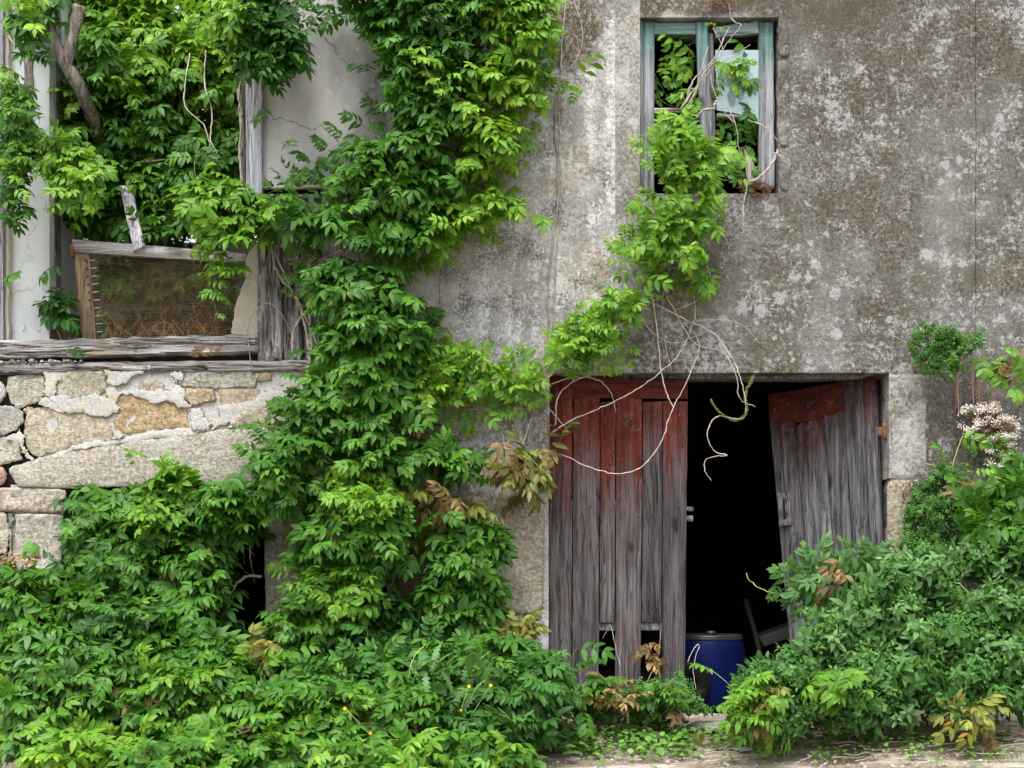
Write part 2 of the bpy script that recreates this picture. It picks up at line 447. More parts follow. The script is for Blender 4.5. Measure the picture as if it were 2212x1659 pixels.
def make_wood(name, light, dark, axis='z', paint=None, plo=0, phi=1, pstr=1.0, warm=(.25, .14, .07), rough=.85, wamt=.35, gscale=1.0, crk=.6):
    m = NT(name)
    r = m.rand()
    off = m.N('ShaderNodeCombineXYZ')
    for i in range(3): m.set(off.inputs[i], m.mth('MULTIPLY', r, 7.3 + i * 3.1))
    # wandering grain: the coordinates bend round knots before being stretched
    base = m.map((1, 1, 1), off.outputs[0])
    wob = m.N('ShaderNodeTexNoise'); wob.inputs['Scale'].default_value = 4.5; wob.inputs['Detail'].default_value = 2
    m.set(wob.inputs['Vector'], m.map((1, 1, .35) if axis == 'z' else (.35, 1, 1), vec=base))
    sc_ = m.N('ShaderNodeVectorMath', operation='SCALE'); m.set(sc_.inputs[0], wob.outputs['Color']); sc_.inputs['Scale'].default_value = .05
    ad = m.N('ShaderNodeVectorMath', operation='ADD'); m.set(ad.inputs[0], base); m.set(ad.inputs[1], sc_.outputs[0])
    def st(a, b):
        return m.map((a, a, b) if axis == 'z' else (b, a, a), vec=ad.outputs[0])
    g = m.noise(1, 5, .6, st(46 * gscale, 1.6)); g2 = m.noise(1, 4, .65, st(150 * gscale, 4.5)); g3 = m.noise(1, 3, .6, st(17 * gscale, 1.0))
    speck = m.noise(1, 3, .6, st(260, 30))
    blot = m.noise(3.1, 5, .6, base)
    c = m.mix(m.rng(g, .30, .70), dark, light)
    c = m.mix(m.rng(g3, .36, .5, .45, 0), c, tuple(x * .6 for x in dark))
    c = m.mix(m.rng(g2, .34, .44, .7, 0), c, tuple(x * .35 for x in dark))
    c = m.mix(m.rng(g2, .56, .72, 0, .5), c, tuple(min(1, x * 1.45) for x in light))
    c = m.mix(m.rng(speck, .6, .75, 0, .25), c, tuple(min(1, x * 1.6) for x in light))
    c = m.mix(m.rng(m.mth('ADD', m.mth('MULTIPLY', blot, .6), m.mth('MULTIPLY', g3, .4)), .48, .62, 0, wamt), c, warm)
    kv = m.map((6, 6, 2.6) if axis == 'z' else (2.6, 6, 6), vec=ad.outputs[0])
    kd = m.voro(1, kv)
    kn = m.mth('MULTIPLY', m.rng(kd, .17, .06), m.rng(m.noise(1.7, 2, .5, base), .44, .5))
    c = m.mix(m.mth('MULTIPLY', kn, .85), c, tuple(x * .35 for x in dark))
    ckv = m.noise(1, 4, .6, st(20 * gscale, .8), .4)
    ck = m.mth('MULTIPLY', m.rng(m.mth('ABSOLUTE', m.mth('SUBTRACT', ckv, .5)), .014, .003), crk)
    c = m.mix(m.mth('MULTIPLY', ck, .9), c, tuple(x * .12 for x in dark))
    bright = m.rng(r, 0, 1, .72, 1.25, False)
    c = m.mix(1.0, c, bright, 'MULTIPLY')
    if paint is not None:
        z = m.xyz()[2]
        w_ = phi - plo
        hgt = m.mth('ADD', z, m.mth('MULTIPLY', m.mth('SUBTRACT', m.noise(1, 4, .6, st(9, .9)), .5), w_ * 1.6))
        hgt = m.mth('ADD', hgt, m.mth('MULTIPLY', m.mth('SUBTRACT', m.noise(9, 5, .7, base), .5), w_ * .9))
        hgt = m.mth('ADD', hgt, m.mth('MULTIPLY', m.mth('SUBTRACT', g2, .5), w_ * .6))
        hgt = m.mth('ADD', hgt, m.mth('MULTIPLY', m.mth('SUBTRACT', r, .5), w_ * .7))
        k = m.mth('MULTIPLY', m.rng(hgt, plo, phi), pstr)
        k = m.mth('MULTIPLY', k, m.rng(g2, .34, .46, .3, 1))
        k = m.mth('MULTIPLY', k, m.rng(m.noise(26, 5, .7, base), .36, .46, .35, 1))
        pc = m.mix(m.rng(g, .3, .7), tuple(x * .55 for x in paint), paint)
        pc = m.mix(m.rng(blot, .48, .62, 0, .75), pc, tuple(x * .38 for x in paint))
        c = m.mix(k, c, pc)
    h = m.mth('ADD', m.mth('MULTIPLY', g, .5), m.mth('ADD', m.mth('MULTIPLY', g2, .5), m.mth('MULTIPLY', g3, .5)))
    h = m.mth('SUBTRACT', h, m.mth('MULTIPLY', ck, .8))
    return m.end(c, rough, m.bump(h, .9, .010), .18)

def make_leaf(name, rough=.46, trans=.30, spec=.25):
    m = NT(name)
    a = m.N('ShaderNodeAttribute', attribute_name='Col').outputs['Color']
    c = m.mix(1.0, a, m.ocol(), 'MULTIPLY')
    n = m.noise(60, 3, .6)
    c = m.mix(m.rng(n, .3, .7), m.mix(.12, c, (0, 0, 0)), c)
    m.end(c, rough, None, spec)
    tr = m.N('ShaderNodeBsdfTranslucent')
    m.set(tr.inputs[0], m.mix(1.0, c, (1.5, 1.35, .5), 'MULTIPLY'))
    mx = m.N('ShaderNodeMixShader'); mx.inputs[0].default_value = trans
    m.t.links.new(m.b.outputs[0], mx.inputs[1]); m.t.links.new(tr.outputs[0], mx.inputs[2])
    m.t.links.new(mx.outputs[0], m.out.inputs[0])
    return m.m

def make_ground():
    m = NT('dirt_track')
    xyz = m.xyz()
    mid = m.noise(4, 6, .65, m.map((.6, 1.2, 1))); fine = m.noise(45, 5, .75); grit = m.noise(160, 3, .7)
    c = m.mix(m.rng(fine, .3, .7), (.17, .135, .10), (.33, .28, .22))
    slab_ = m.rng(m.noise(3.2, 5, .6, m.map((.5, 2.2, 1), (3, 1, 0))), .46, .56)
    c = m.mix(slab_, c, m.mix(m.rng(m.noise(7, 6, .7, m.map((.6, 3, 1))), .35, .65), (.34, .28, .21), (.52, .48, .42)))
    c = m.mix(m.rng(grit, .62, .7, 0, .6), c, (.55, .52, .47))
    c = m.mix(m.rng(grit, .30, .38, .6, 0), c, (.06, .045, .03))
    h = m.mth('ADD', m.mth('MULTIPLY', fine, .6), m.mth('ADD', m.mth('MULTIPLY', mid, .5), m.mth('MULTIPLY', grit, .3)))
    return m.end(c, .95, m.bump(h, 1, .02), .1)

M = {}
M['render'] = make_render()
M['band'] = make_band('cement_band', -.25, .6)
M['jamb'] = make_band('dressed_granite', -.35, .85)
M['granite'] = make_granite()
M['mortar'] = make_mortar()
M['panel'] = make_plaster('pale_cement_panel', (.20, .205, .205), (.47, .475, .47))
M['white'] = make_plaster('white_plaster', (.50, .54, .55), (.64, .67, .68), .15)
M['rawplaster'] = make_plaster('broken_plaster_core', (.45, .42, .36), (.62, .59, .52), .5)
M['silver'] = make_wood('silvered_wood', (.44, .45, .49), (.20, .20, .23), 'z', wamt=.15, warm=(.30, .22, .16))
M['silverx'] = make_wood('silvered_wood_lying', (.50, .50, .51), (.22, .215, .21), 'x', wamt=.3, warm=(.33, .22, .13), gscale=.8)
M['beam'] = make_wood('grey_cracked_beam', (.47, .46, .46), (.15, .14, .135), 'x', wamt=.4, warm=(.30, .20, .12), gscale=.9, crk=1.0)
M['rotten'] = make_wood('rotten_stud_wood', (.44, .43, .45), (.15, .135, .13), 'z', wamt=.8, warm=(.075, .040, .024), gscale=.9, crk=1.0)
M['legwood'] = make_wood('brown_bed_wood', (.34, .27, .18), (.16, .12, .08), 'z', wamt=.5, warm=(.33, .18, .06))
M['doorwood'] = make_wood('door_plank_wood', (.150, .136, .143), (.040, .034, .036), 'z', paint=(.150, .026, .015), plo=Z(1110), phi=Z(890), warm=(.075, .048, .042), wamt=.4)
M['doorwood2'] = make_wood('right_door_plank_wood', (.235, .230, .250), (.058, .053, .058), 'z', paint=(.080, .018, .012), plo=Z(1020), phi=Z(845), warm=(.065, .045, .042), wamt=.35)
M['doorrail'] = make_wood('red_top_rail', (.12, .1, .1), (.045, .035, .035), 'x', paint=(.125, .021, .012), plo=Z(1100), phi=Z(900), warm=(.06, .03, .025))
M['frame'] = make_wood('peeling_green_frame', (.28, .29, .315), (.11, .112, .125), 'z', paint=(.07, .20, .185), plo=Z(150), phi=Z(60), pstr=.8, warm=(.25, .26, .26), wamt=.2)
M['framex'] = make_wood('peeling_green_rail', (.34, .35, .35), (.15, .15, .16), 'x', paint=(.13, .27, .25), plo=Z(300), phi=Z(150), pstr=.7, warm=(.3, .3, .3), wamt=.2)
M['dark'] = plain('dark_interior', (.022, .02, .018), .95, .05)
M['dark_fill'] = plain('dark_brown_fill', (.04, .034, .028), .95, .05)  # even dark soil brown for loft floor, back wall, wall backing and tray post
M['branch'] = make_wood('dead_branch', (.36, .33, .30), (.13, .11, .10), 'z', wamt=.3, warm=(.2, .13, .08))
M['stem'] = plain('grey_vine_stem', (.34, .30, .27), .8, .2, var=.3, scale=30)
M['palestem'] = plain('pale_dry_tendril', (.52, .44, .38), .75, .2, var=.2, scale=20)
M['greenstem'] = plain('green_shoot', (.30, .33, .10), .6, .3, var=.2, scale=20)
M['leaf'] = make_leaf('vine_leaf')
M['herb'] = make_leaf('herb_leaf', .5, .25, .3)
M['dryleaf'] = make_leaf('dry_leaf', .8, .2, .1)
M['rust'] = plain('rusty_iron', (.17, .075, .04), .8, .3, 0.0, .4, 30)
M['rustwire'] = plain('rusty_wire', (.20, .12, .075), .65, .4, .3, .4, 30)
M['wire'] = plain('pale_wire_hook', (.72, .70, .66), .45, .5, .3, .1)
M['ground'] = make_ground()

# ------------------------------------------------------------------ ground
def build_ground():
    xs = np.concatenate([np.linspace(-60, -6, 10), np.linspace(-5, 5, 90), np.linspace(6, 60, 10)])
    ys = np.concatenate([np.linspace(-80, -5, 12), np.linspace(-4.5, 0.6, 70), np.linspace(1.0, 60, 10)])
    V = []; F = []
    for y in ys:
        for x in xs:
            z = ground_z(x, y)
            if abs(x) < 6 and -4.6 < y < .7:
                z += .025 * nz(x * 1.3, y * 2.6, 1.1, 4) - .01
            V.append((x, y, z - .01))
    w = len(xs)
    for j in range(len(ys) - 1):
        for i in range(w - 1):
            F.append((j * w + i, j * w + i + 1, (j + 1) * w + i + 1, (j + 1) * w + i))
    o = mk('ground', V, F, M['ground'], smooth=True)
    o['kind'] = 'structure'
build_ground()

# ------------------------------------------------------------------ the house
house = thing('abandoned_house', 'derelict stone and rendered house overgrown by wisteria', 'house')
WIN = (1381, 36, 1682, 418); DOOR = (1185, 803, 1925, 1580)

def facade():
    def cuts(a, b, must, step):
        c = [a, b] + must; c = sorted(set(c)); out = []
        for i in range(len(c) - 1):
            n = max(1, round((c[i + 1] - c[i]) / step))
            out += [c[i] + (c[i + 1] - c[i]) * k / n for k in range(n)]
        return out + [c[-1]]
    xs = cuts(836, 2560, [WIN[0], WIN[2], DOOR[0], DOOR[2]], 24)
    ys = cuts(-330, 1580, [WIN[1], WIN[3], DOOR[1]], 24)
    V, F = [], []
    for y in ys:
        for x in xs:
            d = .006 * nz(x * .008, y * .008, 3, 4)
            V.append(P(x, y, 0) + Vector((0, d, 0)))
    w = len(xs)
    inside = lambda x, y, r: r[0] < x < r[2] and r[1] < y < r[3]
    for j in range(len(ys) - 1):
        for i in range(w - 1):
            mx, my = (xs[i] + xs[i + 1]) / 2, (ys[j] + ys[j + 1]) / 2
            if inside(mx, my, WIN) or inside(mx, my, DOOR): continue
            F.append((j * w + i, (j + 1) * w + i, (j + 1) * w + i + 1, j * w + i + 1))
    o = mk('rendered_wall', V, F, M['render'], house)
    s = o.modifiers.new('thickness', 'SOLIDIFY'); s.thickness = .42; s.offset = -1
    return o
facade()

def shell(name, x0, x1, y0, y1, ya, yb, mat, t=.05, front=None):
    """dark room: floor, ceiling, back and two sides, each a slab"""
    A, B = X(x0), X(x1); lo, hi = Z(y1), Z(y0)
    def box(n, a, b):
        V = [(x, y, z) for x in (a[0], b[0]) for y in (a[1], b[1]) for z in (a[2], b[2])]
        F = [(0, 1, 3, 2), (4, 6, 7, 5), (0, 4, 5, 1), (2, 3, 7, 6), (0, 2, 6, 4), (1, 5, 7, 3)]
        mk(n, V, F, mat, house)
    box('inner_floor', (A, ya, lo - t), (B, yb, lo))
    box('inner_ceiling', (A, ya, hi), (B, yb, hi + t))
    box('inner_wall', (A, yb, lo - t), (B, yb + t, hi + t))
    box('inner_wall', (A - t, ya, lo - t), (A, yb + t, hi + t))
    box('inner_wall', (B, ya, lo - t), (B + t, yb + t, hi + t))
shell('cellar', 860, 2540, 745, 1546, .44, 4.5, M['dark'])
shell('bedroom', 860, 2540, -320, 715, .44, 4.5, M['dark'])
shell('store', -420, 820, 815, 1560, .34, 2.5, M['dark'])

# dressed stone round the door
def block(name, x0, y0, x1, y1, yf=-.006, depth=.40, mat='jamb', n=44, rnd=.006, jit=.5, bulge=.004, tint=None, seed=None):
    o = stone(name, [(x0, y0), (x1, y0), (x1, y1), (x0, y1)], yf, depth, M[mat], house, n=n, jit=jit, rnd=rnd, bulge=bulge, seed=seed)
    if tint: o.color = (*tint, 1)
    return o
pbox('door_lintel', 1126, 737, 2002, 805, -.006, .40, M['render'], house, nu=60, nv=8, amp=.002, along='u', ej=.002, round_=.003)
pbox('jamb_stone', 1921, 806, 2001, 1033, -.006, .38, M['jamb'], house, nu=10, nv=30, amp=.003, ej=.003, round_=.006)
block('jamb_stone', 1916, 1037, 1992, 1330, mat='granite', tint=(.85, .80, .66), rnd=.01)
block('jamb_stone', 1914, 1334, 2000, 1580, mat='granite', tint=(.85, .8, .7), rnd=.01)
pbox('jamb_stone', 1128, 806, 1187, 1066, -.006, .38, M['jamb'], house, nu=8, nv=30, amp=.003, ej=.003, round_=.006)
stone('jamb_stone', [(1070, 1072), (1176, 1068), (1175, 1200), (1173, 1318), (1160, 1327), (1062, 1326), (1060, 1200)], -.03, .42, M['granite'], house, n=50, rnd=.02, bulge=.02).color = (.95, .90, .80, 1)
stone('jamb_stone', [(1074, 1333), (1160, 1333), (1164, 1380), (1172, 1420), (1178, 1560), (1070, 1560)], -.035, .42, M['granite'], house, n=40, rnd=.02, bulge=.02).color = (1.0, .90, .74, 1)
# brown rubble between the vines
for poly, t in (([(866, 1150), (935, 1140), (1040, 1150), (1052, 1300), (900, 1310), (862, 1290), (850, 1240)], (.62, .52, .42)),
                ([(850, 1318), (1055, 1312), (1066, 1420), (1060, 1560), (840, 1560)], (.6, .55, .48)),
                ([(880, 1065), (1050, 1072), (1056, 1140), (930, 1134), (876, 1140)], (.85, .75, .66)),
                ([(820, 1130), (862, 1140), (852, 1200), (846, 1260), (822, 1250)], (.6, .56, .5)),
                ([(700, 1110), (815, 1120), (815, 1270), (700, 1280)], (.75, .7, .62)),
                ([(680, 1290), (840, 1290), (830, 1560), (680, 1560)], (.7, .62, .55))):
    stone('stone', poly, -.028, .3, M['granite'], house, n=34, rnd=.02, bulge=.02).color = (*t, 1)

# window surround, bands of smoother cement
pbox('window_surround', 1329, -120, 1383, 500, -.005, .30, M['band'], house, nu=8, nv=60, amp=.002, ej=.0015, round_=.003)
pbox('window_surround', 1384, -120, 1700, 37, -.004, .12, M['render'], house, nu=30, nv=10, amp=.002, ej=.002, round_=.004)
pbox('window_sill', 1384, 418, 1697, 500, -.005, .30, M['render'], house, nu=30, nv=10, amp=.002, ej=.002, round_=.004)
for poly in ([(1679, 38), (1690, 34), (1704, 60), (1706, 122), (1690, 127), (1680, 112)],
             [(1678, 131), (1704, 129), (1708, 250), (1706, 318), (1690, 322), (1681, 305), (1677, 220)],
             [(1682, 330), (1700, 327), (1712, 350), (1708, 400), (1700, 416), (1684, 412), (1681, 370)]):
    stone('quoin_stone', poly, -.005, .3, M['render'], house, n=36, rnd=.012, bulge=.010, jit=1.5, ragged=1.5)

# left rubble wall, core first then the stones one by one
def corebox(x0, y0, x1, y1, yf=.035, depth=.3, mat='dark_fill'):
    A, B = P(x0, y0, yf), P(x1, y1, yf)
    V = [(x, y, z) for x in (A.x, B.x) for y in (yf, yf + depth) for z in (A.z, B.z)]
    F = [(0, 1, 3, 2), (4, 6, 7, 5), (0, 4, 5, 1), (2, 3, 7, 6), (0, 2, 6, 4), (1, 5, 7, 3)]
    return mk('wall_core_backing', V, F, M[mat], house)
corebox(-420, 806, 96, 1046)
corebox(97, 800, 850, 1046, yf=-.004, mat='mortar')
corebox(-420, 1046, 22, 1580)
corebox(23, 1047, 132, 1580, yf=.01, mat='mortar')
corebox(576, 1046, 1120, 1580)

Q = lambda L: [(x * .3255, 702 + y * .3255) for x, y in L]
G = (1, 1, 1)
stones = [
    ([(-60, 378), (12, 380), (40, 420), (38, 480), (5, 515), (-60, 520)], (1, 1, 1)),
    ([(62, 338), (180, 322), (290, 326), (302, 400), (300, 475), (225, 528), (125, 553), (65, 512), (42, 425)], (1, .97, .9)),
    ([(-60, 545), (30, 532), (110, 545), (165, 590), (160, 640), (120, 690), (60, 725), (-60, 742)], (.86, .86, .83)),
    ([(190, 560), (330, 545), (560, 560), (735, 600), (745, 700), (760, 800), (500, 810), (250, 885), (185, 830), (158, 760), (160, 650)], (1.05, .98, .84)),
    ([(780, 455), (1000, 470), (1240, 540), (1262, 620), (1258, 690), (1000, 700), (850, 735), (755, 690), (748, 620), (790, 560)], (1.0, .80, .54)),
    ([(370, 310), (500, 300), (690, 300), (715, 430), (640, 480), (500, 500), (390, 470), (355, 400)], (1, .95, .84)),
    ([(770, 330), (900, 300), (1130, 305), (1150, 400), (1120, 450), (900, 440), (775, 430)], (1.0, .90, .82)),
    ([(1160, 310), (1400, 300), (1680, 300), (1712, 380), (1690, 420), (1400, 425), (1200, 410), (1160, 380)], (.92, .93, .88)),
    ([(1690, 318), (1790, 306), (1812, 330), (1795, 368), (1720, 378), (1686, 350)], (1.0, .86, .66)),
    ([(1825, 300), (2180, 290), (2190, 420), (1900, 420), (1830, 400), (1812, 355)], (1.0, .92, .76)),
    ([(1230, 420), (1420, 420), (1440, 500), (1270, 545), (1225, 480)], (1.05, .9, .68)),
    ([(1445, 425), (1720, 410), (1735, 500), (1650, 545), (1470, 540)], (1.05, .93, .74)),
    ([(1340, 560), (1480, 545), (1480, 640), (1420, 690), (1350, 650)], (1.05, .88, .66)),
    ([(1620, 560), (2000, 520), (2010, 640), (1800, 670), (1500, 690), (1560, 610)], (1.0, .93, .8)),
    ([(1740, 425), (2190, 425), (2190, 520), (1760, 520)], (.95, .95, .92)),
    ([(-60, 750), (60, 735), (130, 760), (140, 860), (155, 890), (60, 920), (-60, 935)], (1, .97, .9)),
    ([(-30, 950), (20, 940), (48, 975), (44, 1020), (10, 1068), (-30, 1070)], (1.0, .66, .56)),
    ([(150, 565), (185, 540), (212, 545), (205, 575), (175, 590)], (1.0, .88, .7)),
    ([(-60, 1240), (45, 1245), (58, 1330), (62, 1450), (40, 1520), (-60, 1525)], (1, .97, .88)),
    ([(50, 1245), (90, 1245), (98, 1300), (80, 1345), (55, 1340)], (.62, .64, .68)),
    ([(-60, 1535), (60, 1535), (66, 1700), (-60, 1700)], (.95, .9, .85)),
    ([(58, 1360), (80, 1355), (78, 1700), (64, 1700)], (.9, .85, .75)),
]
for k, (poly, t) in enumerate(stones):
    o = stone('stone', Q(poly), -.01 + .01 * math.sin(k * 2.3), .2, M['granite'], house, n=64, rnd=.008, bulge=.012, jit=1.6, ragged=1.2)
    o.color = (*t, 1)
# the long lintel over the low opening and its jambs
lint = [(50, 945), (160, 920), (300, 870), (480, 832), (760, 790), (1100, 745), (1500, 690), (1800, 668), (2300, 660), (2300, 1050), (1900, 1052), (1400, 1058), (900, 1074), (560, 1082), (430, 1086), (110, 1074), (95, 1030), (60, 985)]
o = stone('lintel_stone', Q(lint), -.016, .34, M['granite'], house, n=160, rnd=.008, bulge=.012, jit=1.2, ragged=.8); o.color = (1.02, .98, .92, 1)
o = stone('jamb_stone', Q([(-60, 1082), (120, 1078), (438, 1092), (442, 1160), (432, 1248), (130, 1240), (-60, 1238)]), -.02, .34, M['granite'], house, n=60, rnd=.012, bulge=.02); o.color = (1.0, .93, .85, 1)
o = stone('jamb_stone', Q([(95, 1250), (428, 1252), (424, 1420), (410, 1600), (410, 1800), (75, 1800), (80, 1500), (105, 1330)]), -.015, .34, M['granite'], house, n=60, rnd=.014, bulge=.02); o.color = (1, .97, .92, 1)
o = stone('jamb_stone', [(571, 1085), (690, 1085), (694, 1200), (690, 1345), (573, 1345)], -.03, .36, M['granite'], house, n=50, rnd=.012, bulge=.016); o.color = (.86, .84, .8, 1)
o = stone('jamb_stone', [(574, 1350), (676, 1350), (676, 1580), (574, 1580)], -.02, .36, M['granite'], house, n=30, rnd=.012); o.color = (.8, .78, .74, 1)
# ragged mortar left over the joints
mortars = [
    [(296, 310), (380, 282), (490, 285), (470, 330), (400, 365), (370, 400), (380, 450), (330, 480), (290, 470), (300, 390)],
    [(250, 515), (330, 470), (420, 445), (480, 495), (560, 470), (640, 450), (690, 480), (740, 500), (800, 540), (780, 580), (720, 610), (640, 600), (560, 585), (460, 580), (390, 580), (330, 545), (260, 540)],
    [(690, 300), (780, 285), (870, 255), (980, 262), (1005, 290), (960, 310), (880, 340), (850, 380), (780, 405), (720, 400), (700, 350)],
    [(700, 420), (760, 395), (780, 440), (860, 430), (930, 440), (1000, 440), (1060, 430), (1130, 440), (1160, 400), (1220, 420), (1230, 500), (1270, 545), (1200, 560), (1120, 500), (1040, 530), (980, 500), (900, 465), (800, 460), (770, 520), (720, 510)],
    [(1130, 315), (1200, 308), (1230, 340), (1200, 380), (1160, 370)],
    [(1260, 560), (1330, 545), (1360, 620), (1400, 660), (1380, 700), (1300, 700), (1262, 690)],
    [(1440, 540), (1560, 520), (1690, 500), (1740, 440), (1850, 430), (2000, 430), (2050, 470), (1960, 520), (1800, 545), (1680, 560), (1620, 600), (1500, 660), (1400, 690), (1460, 620)],
    [(1540, 640), (1610, 610), (1625, 640), (1590, 665), (1530, 668)],
    [(240, 885), (420, 850), (470, 800), (640, 765), (740, 770), (900, 735), (1030, 690), (1060, 700), (1200, 680), (1400, 690), (1240, 740), (1000, 765), (760, 790), (520, 825), (370, 865), (260, 893)],
    [(45, 745), (100, 720), (135, 690), (155, 740), (165, 820), (215, 870), (225, 895), (170, 885), (140, 830), (120, 770), (70, 775)],
    [(750, 720), (780, 695), (820, 720), (800, 760), (755, 765)],
]
for k, poly in enumerate(mortars):
    stone('mortar_patch', Q(poly), (-.0165 if k == 8 else -.021 - .0015 * (k % 3)), .06, M['mortar'], house, n=120, rnd=.004, bulge=.007, jit=2.0, ragged=4.5)

# timber sill beams over the stone wall
slab('timber_beam', P(-200, 740, -.06), P(556, 721, -.04), P(557, 761, -.04), P(-200, 779, -.06), .22, M['beam'], house, nu=150, nv=14, amp=.012, along='u', ej=.009, seed=2.2, crack=.022, round_=.014)
slab('timber_beam', P(-200, 785, -.03), P(700, 777, -.03), P(700, 800, -.03), P(-200, 808, -.03), .24, M['beam'], house, nu=150, nv=8, amp=.007, along='u', ej=.005, seed=5.2, crack=.012, round_=.008)
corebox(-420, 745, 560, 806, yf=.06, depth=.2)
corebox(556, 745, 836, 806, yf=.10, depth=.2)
corebox(562, 396, 838, 744, yf=.10, depth=.15)  # added backing, stops sky light showing through the gaps between the boards

# upper storey, left: open loft with pale walls
panel = pbox('cement_panel', 567, -330, 838, 399, .012, .22, M['panel'], house, nu=30, nv=60, amp=.002, ej=.0015, round_=.003)
slab('loft_floor', P(-500, 733, .16), P(836, 733, .16), P(836, 745, .16), P(-500, 745, .16), 3.2, M['dark_fill'], house, nu=4, nv=2, amp=0)
pbox('side_wall', 820, -330, 858, 745, .3, 4.0, M['panel'], house, nu=2, nv=4, amp=0)
slab('loft_back_wall', P(-300, 536, 2.6), P(700, 520, 2.6), P(700, 745, 2.6), P(-300, 745, 2.6), .2, M['dark_fill'], house, nu=20, nv=8, amp=.004, ej=.03)
pbox('white_pillar', 19, -330, 106, 742, .10, .5, M['white'], house, nu=10, nv=40, amp=.002, ej=.002, round_=.004)
pbox('plaster_edge', 8, -330, 17.5, 738, .04, .2, M['rawplaster'], house, nu=3, nv=120, amp=.006, ej=.012, round_=.004)
pbox('timber_post', -60, -330, 6, 745, .0, .2, M['silver'], house, nu=10, nv=60, amp=.004, ej=.003)
pbox('rotten_strip', 52, 60, 70, 246, .085, .02, M['rotten'], house, nu=4, nv=40, amp=.012, ej=.008, crack=.01)
pbox('door_post', 107, -330, 121, 745, .2, .1, M['rotten'], house, nu=3, nv=60, amp=.012, ej=.008, crack=.01)
stone('broken_plaster', [(547, 528), (533, 552), (531, 600), (521, 622), (508, 655), (503, 690), (499, 724), (560, 726), (562, 530)], .03, .08, M['rawplaster'], house, n=70, rnd=.008, bulge=.016, ragged=3)
# upright timbers
slab('timber_post', P(529, -330, -.03), P(567, -330, -.03), P(566, 436, -.03), P(531, 424, -.03), .14, M['silver'], house, nu=12, nv=90, amp=.003, ej=.002, endj=.05, seed=3, crack=.004)
pbox('rotten_strip', 523, 150, 529.5, 420, .02, .05, M['branch'], house, nu=3, nv=40, amp=.008, ej=.006)
slab('stud', P(556, 500, .0), P(604, 505, .0), P(611, 776, -.02), P(557, 776, -.02), .14, M['rotten'], house, nu=18, nv=60, amp=.014, ej=.012, endj=.02, seed=8, crack=.03, round_=.01)
slab('stud', P(614, 585, .01), P(650, 580, .01), P(652, 776, -.01), P(614, 776, -.01), .12, M['rotten'], house, nu=14, nv=50, amp=.012, ej=.008, endj=.05, seed=9.5, crack=.02)
for i, (a, b, t) in enumerate(((570, 604, 430), (607, 646, 430), (649, 690, 420), (693, 735, 410), (738, 786, 405), (789, 836, 402))):
    pbox('board', a, t, b, 777, .05 + .006 * (i % 2), .03, M['rotten'], house, nu=10, nv=50, amp=.006, ej=.004, seed=i * 1.7, crack=.008)
pbox('lath', 567, 400, 700, 406, .0, .03, M['rawplaster'], house, nu=30, nv=2, amp=.003, along='u', ej=.003)
for i, (a, b, y0, y1, e) in enumerate(((566, 690, 418, 425, 2), (568, 660, 441, 449, -6), (600, 740, 470, 477, -3), (620, 836, 492, 499, -3), (570, 700, 527, 534, 3), (612, 740, 560, 568, -4), (660, 836, 600, 607, 2), (650, 836, 655, 662, -2))):
    slab('lath', P(a, y0, .02), P(b, y0 + e, .02), P(b, y1 + e, .02), P(a, y1, .02), .025, M['silverx'], house, nu=24, nv=3, amp=.004, along='u', ej=.003, seed=i * 2.2)
for i in range(26):
    px = 4 + 6.8 * i + rng.uniform(-3, 3); r = rng.uniform(2.2, 7.5) * (1.1 - i * .018); py = 786 - r * .8 - .02 * px + rng.uniform(-1, 1)
    o = stone('pebble', [(px - r * rng.uniform(.9, 1.5), py), (px - r * .4, py - r * rng.uniform(.6, 1)), (px + r * rng.uniform(.6, 1), py - r * .6), (px + r * rng.uniform(1, 1.5), py + r * .3), (px + r * .3, py + r * .8), (px - r, py + r * .7)], -.05 + rng.uniform(0, .03), .05, M['granite'], house, n=10, rnd=.004, bulge=.006, jit=.6, seed=i)
    g_ = rng.uniform(.55, 1.05); o.color = (g_, g_ * .98, g_ * .94, 1)

